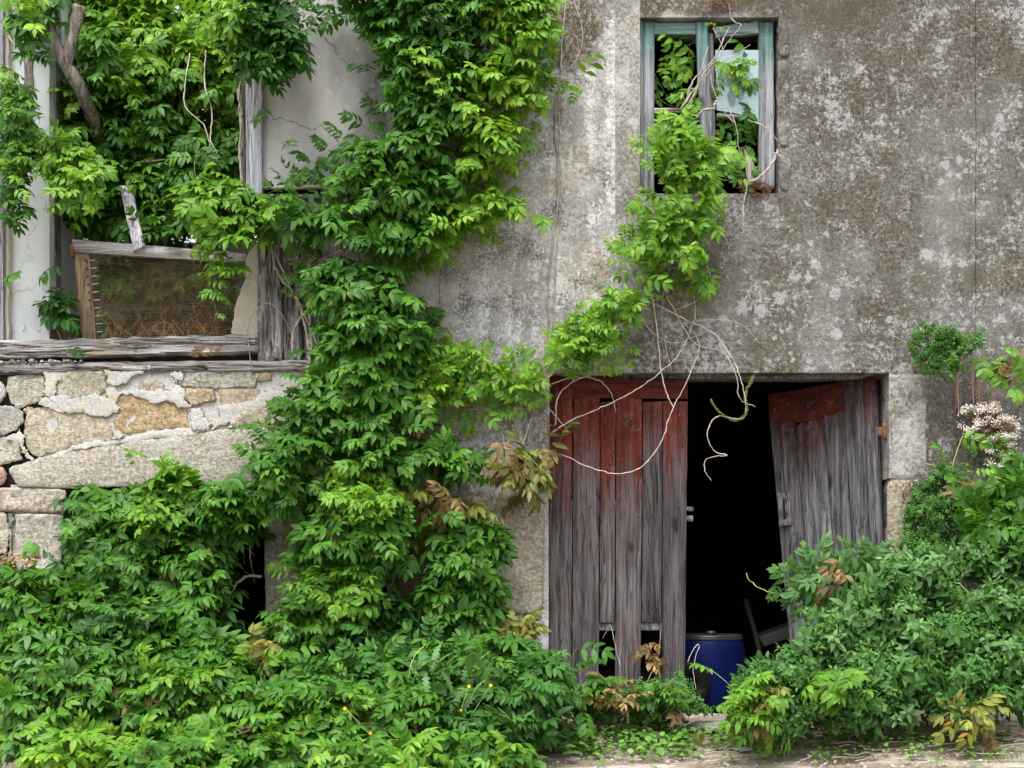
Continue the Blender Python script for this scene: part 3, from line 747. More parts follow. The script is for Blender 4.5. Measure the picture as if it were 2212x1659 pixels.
# ------------------------------------------------------------------ window
def build_window():
    yf = .045
    w = pbox('window', 1382, 44, 1389.5, 415, yf - .01, .06, M['frame'], house, nu=3, nv=40, amp=.002, ej=.002)   # outer frame post
    w['label'] = 'weathered window with two casements and peeling green paint'
    def part(name, x0, y0, x1, y1, y=yf, d=.035, mat='frame', al='v', **k):
        return pbox(name, x0, y0, x1, y1, y, d, M[mat], w, nu=k.get('nu', 8), nv=k.get('nv', 60), amp=k.get('amp', .0025), along=al, ej=k.get('ej', .0018), endj=k.get('endj', 0), seed=x0 * .1, crack=k.get('crack', .003))
    part('stile', 1390, 47, 1413.5, 414, endj=.006)
    part('rail', 1414, 48, 1503, 73, mat='framex', al='u', nu=30, nv=6)
    part('glazing_bar', 1414, 232, 1510, 241, d=.02, mat='silverx', al='u', nu=24, nv=3, ej=.004)
    slab('stile', P(1503.5, 47, yf - .01), P(1528, 47, yf - .01), P(1541, 330, yf - .01), P(1516, 330, yf - .01), .04, M['frame'], w, nu=8, nv=60, amp=.003, ej=.002, endj=.02, seed=2, crack=.004)
    slab('stile', P(1529, 70, yf + .02), P(1541, 72, yf + .02), P(1548, 402, yf + .02), P(1534, 402, yf + .02), .035, M['frame'], w, nu=5, nv=50, amp=.003, ej=.002, seed=4, crack=.003)
    slab('rail', P(1544, 58, yf), P(1638, 44, yf), P(1639, 71, yf), P(1546, 80, yf), .035, M['framex'], w, nu=26, nv=6, amp=.003, along='u', ej=.002, seed=6)
    slab('stile', P(1639.5, 43, yf), P(1671, 41, yf), P(1674, 406, yf), P(1640, 404, yf), .04, M['frame'], w, nu=10, nv=60, amp=.004, ej=.003, endj=.03, seed=9, crack=.005)
    slab('glazing_bar', P(1549, 244, yf + .015), P(1612, 248, yf + .015), P(1612, 256, yf + .015), P(1549, 252, yf + .015), .02, M['silverx'], w, nu=16, nv=3, amp=.003, along='u', ej=.003)
    slab('broken_stake', P(1605, 318, yf - .01), P(1614, 326, yf - .01), P(1652, 396, yf - .01), P(1616, 396, yf - .01), .03, M['branch'], w, nu=8, nv=26, amp=.006, ej=.005, crack=.008)
    # pane with its broken lower edge
    g = NT('pale_reflection_glass')
    lw = g.N('ShaderNodeLayerWeight'); lw.inputs[0].default_value = .5
    tr = g.N('ShaderNodeBsdfTransparent'); tr.inputs[0].default_value = (.80, .88, .88, 1)
    gl = g.N('ShaderNodeBsdfGlossy'); gl.inputs['Roughness'].default_value = .12; gl.inputs[0].default_value = (.85, .95, 1, 1)
    df = g.N('ShaderNodeBsdfDiffuse'); df.inputs[0].default_value = (.42, .56, .58, 1)  # pale bluish reflection painted in as a diffuse tint
    m1 = g.N('ShaderNodeMixShader'); m1.inputs[0].default_value = .42
    m2 = g.N('ShaderNodeMixShader'); m2.inputs[0].default_value = .12
    g.t.links.new(tr.outputs[0], m1.inputs[1]); g.t.links.new(df.outputs[0], m1.inputs[2])
    g.t.links.new(m1.outputs[0], m2.inputs[1]); g.t.links.new(gl.outputs[0], m2.inputs[2])
    g.t.links.new(m2.outputs[0], g.out.inputs[0])
    M['glass'] = g.m
    outl = [(1545, 108), (1639, 108), (1639, 268), (1609, 268), (1606, 256), (1598, 247), (1580, 243), (1548, 238)]
    V = [P(x, y, yf + .012) for x, y in outl] + [P(x, y, yf + .016) for x, y in outl]
    n = len(outl)
    F = [tuple(range(n)), tuple(range(2 * n - 1, n - 1, -1))] + [(i, i + n, (i + 1) % n + n, (i + 1) % n) for i in range(n)]
    mk('pane', V, F, g.m, w)
build_window()

# ------------------------------------------------------------------ doors
def left_door():
    yf = .10
    d = slab('door', P(1184, 812, yf), P(1486, 823, yf), P(1486, 861, yf), P(1184, 858, yf), .03, M['doorrail'], house, nu=40, nv=8, amp=.002, along='u', ej=.002, crack=.003)
    d['label'] = 'left door leaf of upright planks with red paint left on top'
    xs = [1184, 1238, 1297, 1331, 1388, 1432, 1487]
    top = [813, 859, 866, 861, 868, 862]
    bot = [1490, 1492, 1347, 1492, 1342, 1484]
    for i in range(6):
        a, b = xs[i] + 1.1, xs[i + 1] - 1.1
        dx = -8 if i == 0 else -5 if i == 1 else -3
        sh = -9 if i == 0 else -4
        y = yf - .002 - .003 * (i % 2) - (.004 if i in (0, 5) else 0)
        f = (bot[i] - 812) / 680
        pl = slab('plank', P(a, top[i], y), P(b, top[i], y), P(b + (-3 if i < 5 else -7) * f, bot[i], y), P(a + sh * f * (1 if i == 0 else .7), bot[i], y), .028, M['doorwood'], d, nu=12, nv=70, amp=.0035, ej=.0025, endj=.006 if i in (2, 4) else .02, seed=i * 3.3 + 1, crack=.003)
        # nail heads
        for ny in (900, 1095, 1340):
            if ny < bot[i] - 5 and top[i] < ny:
                c = P((a + b) / 2 + 8 * math.sin(i * 5 + ny), ny + 4 * math.sin(i), y - .001)
                V = [c + Vector((.0055 * math.cos(t * math.pi / 3), -.002, .0055 * math.sin(t * math.pi / 3))) for t in range(6)] + [c + Vector((0, -.004, 0))]
                F = [(k, (k + 1) % 6, 6) for k in range(6)]
                mk('nail', V, F, M['rust'], d)
    for y0, y1 in ((1344, 1362), (1080, 1112)):
        pbox('ledge', 1190, y0, 1482, y1, yf + .03, .035, M['rotten'], d, nu=30, nv=5, amp=.003, along='u', ej=.003)
    pbox('latch_bar', 1476, 1094, 1498, 1104, yf + .02, .03, M['doorwood2'], d, nu=6, nv=3, amp=.003, along='u', ej=.004)
    pbox('latch_bar', 1474, 1113, 1497, 1126, yf + .02, .03, M['doorwood2'], d, nu=6, nv=3, amp=.003, along='u', ej=.004)
    return d
left_door()

def right_door():
    yh, yo = .12, .58
    TL, TR, BR, BL = P(1657, 853, yo), P(1893, 812, yh), P(1924, 1505, yh), P(1716, 1505, yo)
    def at(u, v, push=0.0):
        p = TL.lerp(TR, u).lerp(BL.lerp(BR, u), v)
        n = (TR - TL).cross(BL - TL).normalized()
        if n.y > 0: n = -n
        return p + n * push
    def pc(name, u0, u1, v0, v1, push, dep, mat, par, **k):
        return slab(name, at(u0, v0, push), at(u1, v0, push), at(u1, v1, push), at(u0, v1, push), dep, M[mat], par, **k)
    d = pc('door', .0, .70, .0, .105, 0, .03, 'doorrail', house, nu=30, nv=8, amp=.002, along='u', ej=.002, crack=.003)
    d['label'] = 'right door leaf standing ajar, sagging grey planks'
    us = [0, .09, .245, .515, .705, .885, 1.0]
    tops = [.085, .10, .108, .095, .0, .0]
    for i in range(6):
        pc('plank', us[i] + .003, us[i + 1] - .003, tops[i], 1.0, .006 + .004 * (i % 2) + (.012 if i == 5 else 0), .028, 'doorwood2', d, nu=12, nv=70, amp=.0035, ej=.0022, endj=.02, seed=i * 2.7 + 20, crack=.003)
    for v0 in (.35, .82):
        pc('ledge', .04, .96, v0, v0 + .05, -.03, .03, 'rotten', d, nu=24, nv=4, amp=.003, along='u', ej=.003)
    h = pc('handle', .03, .150, .325, .435, .036, .028, 'rotten', d, nu=8, nv=16, amp=.003, ej=.004)
    pc('finger_slot', .085, .105, .35, .415, .0375, .004, 'dark', h, nu=2, nv=6, amp=0, round_=0)
    hp = [P(1911, 914, .06), P(1912, 949, .06)]
    V, F = tube_geo(catmull([hp[0], hp[1]], 6), .013, .013, 8, .2)
    mk('hinge', V, F, M['rust'], d, True)
    pbox('hinge_plate', 1896, 922, 1912, 940, .075, .004, M['rust'], d, nu=3, nv=3, amp=.001)
right_door()
pbox('door_head', 1187, 804, 1918, 818, .16, .08, M['rotten'], house, nu=40, nv=4, amp=.004, along='u', ej=.003)

# ------------------------------------------------------------------ things in the doorway
def lathe(name, prof, cen, mat, parent=None, n=40):
    V, F = [], []
    for r, z in prof:
        for k in range(n):
            a = 2 * math.pi * k / n
            V.append((cen[0] + r * math.cos(a), cen[1] + r * math.sin(a), z))
    for j in range(len(prof) - 1):
        for k in range(n):
            k2 = (k + 1) % n
            F.append((j * n + k, j * n + k2, (j + 1) * n + k2, (j + 1) * n + k))
    F.append(tuple(range(n - 1, -1, -1))); F.append(tuple((len(prof) - 1) * n + k for k in range(n)))
    return mk(name, V, F, mat, parent, True)

def drum():
    y = .42
    c = P(1531, 1371, y); zt = c.z; zb = Z(1542) + .002; r = .238
    t = thing('blue_drum', 'blue plastic drum with dark lid standing inside the doorway', 'drum', (c.x, y, zb))
    blue = NT('blue_plastic')
    n = blue.noise(5, 5, .6)
    blue.end(blue.mix(blue.rng(n, .35, .65), (.0010, .0035, .033), (.0014, .005, .046)), .5, blue.bump(blue.noise(120, 2), .15, .003), .07)
    blk = plain('black_lid_plastic', (.02, .022, .024), .35, .5)
    h = zt - zb
    prof = [(r * .90, zb), (r * .97, zb + .03), (r * 1.0, zb + h * .3), (r * 1.005, zb + h * .5), (r * .975, zb + h * .72), (r * .92, zb + h * .88), (r * .865, zb + h * .945), (r * .85, zb + h * .958)]
    lathe('body', prof, (c.x, y), blue.m, t, 48)
    lathe('lid', [(r * .86, zt - .030), (r * .89, zt - .027), (r * .895, zt - .016), (r * .88, zt - .011), (r * .89, zt - .007), (r * .887, zt), (r * .84, zt + .003), (.03, zt + .004)], (c.x, y), blk, t, 48)
    lathe('bung', [(.032, zt + .0045), (.032, zt + .022), (.028, zt + .027), (.01, zt + .027)], (c.x - .0, y - .1), blk, t, 20)
drum()

def tyre():
    c = P(1482, 1440, .20)
    m = plain('black_rubber', (.006, .006, .006), .8, .1)
    R, r = .105, .05
    V, F = [], []
    n, k = 28, 10
    for i in range(n):
        a = 2 * math.pi * i / n
        for j in range(k):
            b = 2 * math.pi * j / k
            V.append((c.x + (R + r * math.cos(b)) * math.cos(a), c.y + r * .9 * math.sin(b), Z(1542) + R + r + .002 + (R + r * math.cos(b)) * math.sin(a)))
    for i in range(n):
        for j in range(k):
            F.append((i * k + j, ((i + 1) % n) * k + j, ((i + 1) % n) * k + (j + 1) % k, i * k + (j + 1) % k))
    o = mk('tyre', V, F, m, None, True, org=(c.x, c.y, Z(1542)))
    o.location = (c.x, c.y, Z(1542))
    tag(o, 'small black tyre leaning between the door planks and the blue drum', 'tyre')
tyre()

def crate():
    p = P(1672, 1385, 1.3)
    m = plain('grey_plastic_tray', (.07, .07, .068), .6, .3)
    zb = Z(1542)
    t = thing('plastic_tray', 'grey plastic tray on a post behind the ajar door leaf', 'tray', (p.x, 1.3, zb))
    slab('tray', P(1640, 1376, 1.2), P(1735, 1340, 1.2), P(1735, 1368, 1.2), P(1652, 1396, 1.2), .3, m, t, nu=6, nv=4, amp=.001)
    pbox('post', 1672, 1382, 1690, 1505, 1.25, .06, M['dark_fill'], t, nu=3, nv=10)
crate()
def pole(name, label, a, b, r):
    V, F = tube_geo(catmull([a, (Vector(a) + Vector(b)) / 2 + Vector((.01, 0, 0)), b], 6), r, r * .9, 8, .2)
    o = mk(name, V, F, plain('dark_pole_wood', (.035, .025, .018), .8), None, True, org=b); o.location = b
    tag(o, label, 'pole')
pole('wooden_pole', 'brown wooden pole leaning in the dark behind the blue drum', P(1610, 1295, 1.35), P(1652, 1462, 1.0), .018)

# ------------------------------------------------------------------ foliage templates
def leaflet(Lh, W, fold=.25, droop=.25, wave=0.0):
    ts = (0.0, .22, .5, .78, 1.0); ws = (0, .80, 1.0, .62, 0)
    V = []; T = []
    def mid(t): return (Lh * t, 0, -droop * Lh * t * t)
    V.append(mid(0))
    for k in (1, 2, 3):
        m = mid(ts[k]); h = W / 2 * ws[k]; up = fold * h
        wv = wave * W * (1 if k == 2 else -.6)
        V += [m, (m[0], h, m[2] + up + wv), (m[0], -h, m[2] + up - wv)]
    V.append(mid(1))
    T += [(0, 3, 1), (0, 1, 2)]
    for k in (0, 1):
        a, b = 1 + 3 * k, 4 + 3 * k
        T += [(a, a + 2, b + 2), (a, b + 2, b), (a, b, b + 1), (a, b + 1, a + 1)]
    T += [(7, 9, 10), (7, 10, 8)]
    return np.array(V, float), np.array(T, int)

def frame_np(x, up):
    x = x / np.linalg.norm(x); y = np.cross(up, x); y /= max(np.linalg.norm(y), 1e-6); z = np.cross(x, y)
    return np.stack([x, y, z], 1)

class Tmpl:
    def __init__(s): s.V, s.T, s.C, s.n = [], [], [], 0
    def add(s, V, T, c):
        s.V.append(V); s.T.append(T + s.n); s.C.append(np.tile(np.array(c, float), (len(V), 1))); s.n += len(V)
    def done(s):
        s.V = np.concatenate(s.V); s.T = np.concatenate(s.T); s.C = np.concatenate(s.C); s.me = {}
        return s
    def mesh(s, mat, name='leaf'):
        if (mat.name, name) not in s.me:
            s.me[(mat.name, name)] = np_mesh(name, s.V, s.T, s.C, mat)
        return s.me[(mat.name, name)]

def np_mesh(name, V, T, C, mat):
    me = bpy.data.meshes.new(name)
    me.vertices.add(len(V)); me.vertices.foreach_set('co', np.ascontiguousarray(V, dtype=np.float32).ravel())
    me.loops.add(len(T) * 3); me.loops.foreach_set('vertex_index', np.ascontiguousarray(T, dtype=np.int32).ravel())
    me.polygons.add(len(T)); me.polygons.foreach_set('loop_start', np.arange(0, len(T) * 3, 3, dtype=np.int32))
    me.update(calc_edges=True)
    a = me.color_attributes.new('Col', 'FLOAT_COLOR', 'POINT')
    c4 = np.ones((len(V), 4), dtype=np.float32); c4[:, :3] = C
    a.data.foreach_set('color', c4.ravel())
    me.materials.append(mat); me.shade_smooth()
    return me

def strip(pts, r, c):
    """thin three sided stalk"""
    pts = [np.array(p, float) for p in pts]; V = []; T = []
    for i, p in enumerate(pts):
        rr = r * (1 - .6 * i / (len(pts) - 1))
        for k in range(3):
            a = 2.094 * k
            V.append(p + np.array((0, math.cos(a), math.sin(a))) * rr)
    for i in range(len(pts) - 1):
        for k in range(3):
            k2 = (k + 1) % 3; a = i * 3
            T += [(a + k, a + k2, a + 3 + k2), (a + k, a + 3 + k2, a + 3 + k)]
    return np.array(V), np.array(T, int)

def wisteria_leaf(rs, pairs, ll=.40, lw=.17, droop=1.0, hang=.5):
    t = Tmpl()
    def rach(s):
        a = .35 - droop * s * .5
        return np.array((s * math.cos(a * .5), .05 * math.sin(s * 3 + rs.uniform(-.1, .1)), .30 * s - droop * .42 * s * s))
    t.add(*strip([rach(0), rach(.35), rach(.7), rach(1)], .011, None), (1.5, 1.1, 1.0))
    for i in range(pairs):
        s = .22 + .74 * i / max(pairs - 1, 1)
        p = rach(s); tan = rach(min(s + .05, 1.05)) - rach(s - .05); tan /= np.linalg.norm(tan)
        for sd in (-1, 1):
            ph = math.radians(rs.uniform(52, 72) - 14 * s)
            side = np.array((0, sd, 0))
            d = tan * math.cos(ph) + side * math.sin(ph) + np.array((0, 0, -rs.uniform(.05, hang)))
            up = np.array((rs.uniform(-.25, .25), -sd * rs.uniform(-.1, .35), 1.0))
            sz = ll * rs.uniform(.8, 1.12) * (.78 + .5 * math.sin(math.pi * (.15 + .75 * s)))
            V, T = leaflet(sz, sz * lw / ll * rs.uniform(.9, 1.15), rs.uniform(.1, .4), rs.uniform(.1, .45), rs.uniform(-.12, .12))
            f = rs.uniform(.72, 1.28)
            t.add(V @ frame_np(d, up).T + p, T, (f * rs.uniform(.82, 1.12), f, f * rs.uniform(.8, 1.2)) if rs.random() > .025 else (1.8, 1.15, .7))
    tan = rach(1) - rach(.9)
    V, T = leaflet(ll * 1.1, lw * 1.1, .25, .3)
    t.add(V @ frame_np(tan + np.array((0, 0, -.05)), np.array((0, rs.uniform(-.2, .2), 1.0))).T + rach(1), T, (1, 1, 1))
    return t.done()

def sprig(rs, n=12, ll=.30, lw=.15, spiral=2.4, open_=1.0):
    """upright tip of a small leaved herb"""
    t = Tmpl()
    t.add(*strip([(0, 0, 0), (.5, .02, 0), (1, 0, .02)], .014, None), (1.1, .8, .8))
    for i in range(n):
        s = .12 + .88 * i / (n - 1)
        a = i * spiral + rs.uniform(-.3, .3)
        k = .45 + .9 * s if s > .85 else .2
        out = np.array((.25 + .75 * (s > .9) * 1.0 * (i / n), math.cos(a) * open_, math.sin(a) * open_))
        if s < .85: out[0] = rs.uniform(.1, .45)
        up = np.array((1.0, -.3 * math.cos(a), -.3 * math.sin(a)))
        sz = ll * (1.05 - .55 * s ** 2) * rs.uniform(.85, 1.1)
        V, T = leaflet(sz, sz * lw / ll, rs.uniform(.1, .35), rs.uniform(.1, .5))
        f = (.75 + .6 * s) * rs.uniform(.88, 1.12)
        t.add(V @ frame_np(out, up).T + np.array((s * .95, 0, 0)), T, (f, f, f))
    return t.done()

def jagged_leaf(rs, lobes=6):
    """sow-thistle blade: toothed lobes along a broad midrib"""
    t = Tmpl(); V = []; T = []
    n = lobes * 2 + 1
    mid = [(i / (n - 1), 0, .25 * (i / (n - 1)) - .5 * (i / (n - 1)) ** 2) for i in range(n)]
    for i, m in enumerate(mid):
        s = i / (n - 1)
        w = .22 * math.sin(math.pi * (.12 + .8 * s)) * (1.0 if i % 2 else .38) * rs.uniform(.85, 1.15)
        V += [m, (m[0] - .05 * (i % 2), w, m[2] + .05), (m[0] - .05 * (i % 2), -w, m[2] + .05)]
    for i in range(n - 1):
        a, b = 3 * i, 3 * i + 3
        T += [(a, a + 2, b + 2), (a, b + 2, b), (a, b, b + 1), (a, b + 1, a + 1)]
    t.add(np.array(V), np.array(T, int), (1, 1, 1))
    return t.done()

def blade(rs):
    t = Tmpl()
    V, T = leaflet(1.0, .07, .3, rs.uniform(.2, .9))
    t.add(V @ frame_np(np.array((1, 0, .4)), np.array((0, 0, 1.0))).T, T, (1, 1, 1))
    return t.done()

def round_sprig(rs, n=5, ll=.55, lw=.45):
    t = Tmpl()
    for i in range(n):
        a = i * 2.4 + rs.uniform(-.4, .4); r = rs.uniform(.15, .6)
        h = rs.uniform(.3, 1.0)
        p = np.array((h, r * math.cos(a), r * math.sin(a)))
        t.add(*strip([(0, 0, 0), p * .6, p], .012, None), (.9, .9, .8))
        out = np.array((rs.uniform(-.1, .4), math.cos(a), math.sin(a)))
        V, T = leaflet(ll * rs.uniform(.7, 1.1), lw * rs.uniform(.8, 1.1), .2, .2)
        f = rs.uniform(.8, 1.2)
        t.add(V @ frame_np(out, np.array((1.0, 0, 0))).T + p, T, (f, f, f))
    return t.done()

rs = np.random.default_rng(3)
WIS = [wisteria_leaf(rs, int(rs.integers(3, 6)), ll=rs.uniform(.36, .46), lw=rs.uniform(.15, .20), droop=rs.uniform(.15, .8), hang=rs.uniform(.05, .28)) for _ in range(18)]
WISB = [wisteria_leaf(rs, int(rs.integers(3, 5)), ll=rs.uniform(.44, .52), lw=rs.uniform(.16, .20), droop=rs.uniform(1.2, 1.8), hang=rs.uniform(.9, 1.6)) for _ in range(6)]
SPR = [sprig(rs, int(rs.integers(7, 10)), ll=rs.uniform(.56, .68), lw=rs.uniform(.25, .31)) for _ in range(8)]
HRB = [sprig(rs, int(rs.integers(11, 15)), ll=rs.uniform(.24, .30), lw=rs.uniform(.13, .17)) for _ in range(6)]
JAG = [jagged_leaf(rs, int(rs.integers(5, 8))) for _ in range(5)]
BLD = [blade(rs) for _ in range(4)]
RND = [round_sprig(rs) for _ in range(6)]

PAL = {
    'mature': ((.026, .092, .010), (.084, .222, .022)),
    'deep': ((.018, .070, .011), (.055, .165, .024)),
    'fresh': ((.070, .190, .014), (.165, .330, .030)),
    'lime': ((.105, .245, .018), (.215, .390, .035)),
    'bronze': ((.12, .085, .032), (.31, .22, .095)),
    'olive': ((.11, .13, .025), (.26, .28, .06)),
    'herb': ((.030, .104, .019), (.088, .212, .040)),
    'blue': ((.052, .142, .040), (.135, .262, .085)),
    'ground': ((.055, .150, .020), (.150, .300, .050)),
    'dry': ((.20, .085, .03), (.36, .19, .08)),
}

def topx(p):
    k = (D + p[1]) / D
    return CX + p[0] * S / k, HY - (p[2] - CZ) * S / k

UP = np.array((0.0, -.50, .80)); UPF = np.array((0.0, -.85, .5))
def grow(poly, y, n, pal='mature', dir=(0, -.6, -.35), thick=.12, L=(.14, .22), slen=(.15, .4), step=.036, bulge=.13, tm=None, spread=.55, tone=(0, 1), up=UP, alt=None, altp=0.0, fit=True, grav=.5, ground=False, jitter=.3, stray=.07, flat=None, soft=.42, gap=.55):
    """shoots rooted on the surface inside a sheet polygon; every leaf is kept only if its middle falls inside it. returns leaf records and twig lines"""
    flat = (tm is None and up is UP) if flat is None else flat
    tm = tm or WIS
    xs = [p[0] for p in poly]; ys = [p[1] for p in poly]
    x0, x1, y0, y1 = min(xs), max(xs), min(ys), max(ys)
    out, tw = [], []
    made = tries = 0
    sd = rng.uniform(0, 50)
    while made < n and tries < n * 30:
        tries += 1
        px, py = rng.uniform(x0, x1), rng.uniform(y0, y1)
        if not inpoly(px, py, poly): continue
        made += 1
        if gap and tm is WIS and nz(px * .017 + sd * 2, py * .022, sd, 2) < -.12 and rng.random() < gap: continue
        v = (py - y0) / max(y1 - y0, 1)
        yy = y[0] + (y[1] - y[0]) * v - bulge * (.5 + nz(px * .018 + sd, py * .022, 2, 2)) - rng.uniform(0, thick)
        p = np.array(P(px, py, yy))
        if ground:
            p[2] = max(p[2], ground_z(p[0], p[1]))
        dv = np.array(dir) + rng.normal(0, spread, 3); dv[1] = -abs(dv[1]) if dir[1] < 0 else dv[1]
        dv /= np.linalg.norm(dv)
        ln = rng.uniform(*slen); m = max(2, int(ln / step))
        pk = alt if (alt and rng.random() < altp) else pal
        A, B = np.array(PAL[pk][0]), np.array(PAL[pk][1])
        tn = rng.uniform(*tone) * .75
        line = []; kept = 0; last = 0
        az0 = rng.uniform(0, 6.28)
        u0 = np.cross(dv, (0.3, .2, 1.0)); u0 /= np.linalg.norm(u0); w0 = np.cross(dv, u0)
        for i in range(m + 1):
            s = i / m
            q = p + dv * ln * s + np.array((0, 0, -grav * (ln * s) ** 2))
            line.append(q)
            az = az0 + i * 2.6
            sdv = u0 * math.cos(az) + w0 * math.sin(az)
            if sdv[1] > .1: sdv[1] *= -.5
            d = dv * (.35 + .5 * s) + sdv * .85 + rng.normal(0, .18, 3)
            if flat: d = np.array((sdv[0] * 1.0 + dv[0] * .4, -.55 - .3 * abs(sdv[1]), dv[2] * .35 - .14 + .35 * sdv[2])) + rng.normal(0, .22, 3)
            d /= np.linalg.norm(d)
            sz = rng.uniform(*L) * (1.0 - .38 * s * s)
            mpx, mpy = topx(q + d * sz * .55)
            if fit and not inpoly(mpx, mpy, poly) and rng.random() > stray: continue
            if fit and tm is not SPR and tm is not HRB and not inpoly(*topx(q + d * sz * 1.15 + np.array((0, 0, -.18 * sz))), poly) and rng.random() > soft: continue
            c = A + (B - A) * min(1, max(0, tn + .35 * s + rng.normal(0, .09)))
            un = np.array(up) + rng.normal(0, jitter, 3)
            out.append((q, d, un, sz, c, tm[int(rng.integers(len(tm)))], yy - y[0])); kept += 1; last = i
        if kept > 1 and last > 0: tw.append(line[:last + 1])
    return out, tw

def spray(pts, pal='fresh', L=(.12, .17), step=.05, tone=(.2, .9), y0=None, side=1.0, rise=.25, tm=None, tipfade=.4):
    """one long shoot along given points with pinnate leaves alternating left and right"""
    tm = tm or WIS
    cp = catmull([P(*p) for p in pts], 12)
    A, B = np.array(PAL[pal][0]), np.array(PAL[pal][1])
    tot = sum((cp[i + 1] - cp[i]).length for i in range(len(cp) - 1)); out = []; acc = 0; nxt = .01; k = 0
    for i in range(len(cp) - 1):
        a, b = cp[i], cp[i + 1]; l = (b - a).length
        while acc + l > nxt:
            q = np.array(a.lerp(b, (nxt - acc) / l)); t = np.array((b - a) / l)
            s = nxt / tot; nxt += step * rng.uniform(.7, 1.3) * (1 - .4 * s); k += 1
            sd = 1 if k % 2 else -1
            n_ = np.cross(t, (0, -1, 0)) * sd * side
            d = t * .5 + n_ * rng.uniform(.5, .9) + np.array((0, -rng.uniform(.1, .5), rise * rng.uniform(-.4, 1))) + rng.normal(0, .12, 3)
            sz = rng.uniform(*L) * (1 - tipfade * s * s)
            c = A + (B - A) * min(1, max(0, rng.uniform(*tone) * .7 + .3 * s))
            out.append((q, d / np.linalg.norm(d), UPF + rng.normal(0, .3, 3), sz, c, tm[int(rng.integers(len(tm)))], -.2))
        acc += l
    return out, [[np.array(p) for p in cp]]

def plant(name, label, cat, leaves, twigs=None, mat='leaf', part='leaf', rest='foliage', twigmat='greenstem', nmax=300, group=None, base=None, twr=.0022):
    qs = np.array([l[0] for l in leaves])
    if base is None:
        i = int(np.argmin(qs[:, 2])); base = qs[i]
    base = Vector([float(b) for b in base])
    t = thing(name, label, cat, base, group)
    # the leaves that stand out furthest towards the viewer become objects of their own
    sc = []
    for l in leaves:
        px, py = topx(l[0])
        sc.append((l[6] + .06 * rng.random()) if (0 < px < 2212 and 0 < py < 1659) else 9)
    order = np.argsort(sc)
    own = set(int(i) for i in order[:nmax])
    bl = np.array(base)
    Vs, Ts, Cs = [], [], []; n0 = 0
    for i, (q, d, u, sz, c, tp, _) in enumerate(leaves):
        R = frame_np(d, u)
        if i in own:
            o = bpy.data.objects.new(part, tp.mesh(M[mat], part)); COL.objects.link(o)
            o.parent = t
            m4 = Matrix.Identity(4)
            for r_ in range(3):
                for c_ in range(3): m4[r_][c_] = R[r_, c_] * sz
                m4[r_][3] = q[r_] - bl[r_]
            o.matrix_basis = m4
            o.color = (*[float(x) for x in c], 1)
        else:
            Vs.append((tp.V * sz) @ R.T + (q - bl)); Ts.append(tp.T + n0); n0 += len(tp.V)
            Cs.append(tp.C * c)
    if Vs:
        me = np_mesh(rest, np.concatenate(Vs), np.concatenate(Ts), np.concatenate(Cs), M[mat])
        o = bpy.data.objects.new(rest, me); COL.objects.link(o); o.parent = t; o['kind'] = 'stuff'
    if twigs:
        Vs, Fs = [], []; n0 = 0
        for ln in twigs:
            V, F = tube_geo([Vector(p) for p in ln[::2] + ln[-1:]], twr, twr * .5, 3)
            Vs += V; Fs += [tuple(k + n0 for k in f) for f in F]; n0 = len(Vs)
        o = mk('twig', Vs, Fs, M[twigmat], t, True, org=base); o['kind'] = 'stuff'
    return t

def multi(*gs):
    a, b = [], []
    for l, t in gs: a += l; b += t
    return a, b

def stems(t, lines, mat='stem', name='stem', knob=.25):
    for ln in lines:
        pts, r0, r1 = ln
        cp = catmull([P(*p) for p in pts], 9); sd = rng.uniform(0, 90)
        cp = [p + Vector((nz(i * .31 + sd, 1, 2), nz(i * .31, sd, 5), nz(i * .31, 3, sd))) * (.0035 + r0 * .5) for i, p in enumerate(cp)]
        for i in range(3, len(cp) - 1, 5): cp[i] = cp[i] + Vector(rng.normal(0, 1, 3)) * r0 * .55
        V, F = tube_geo(cp, r0 * .85, r1 * .75, 6, .55)
        mk(name, V, F, M[mat], t, True)

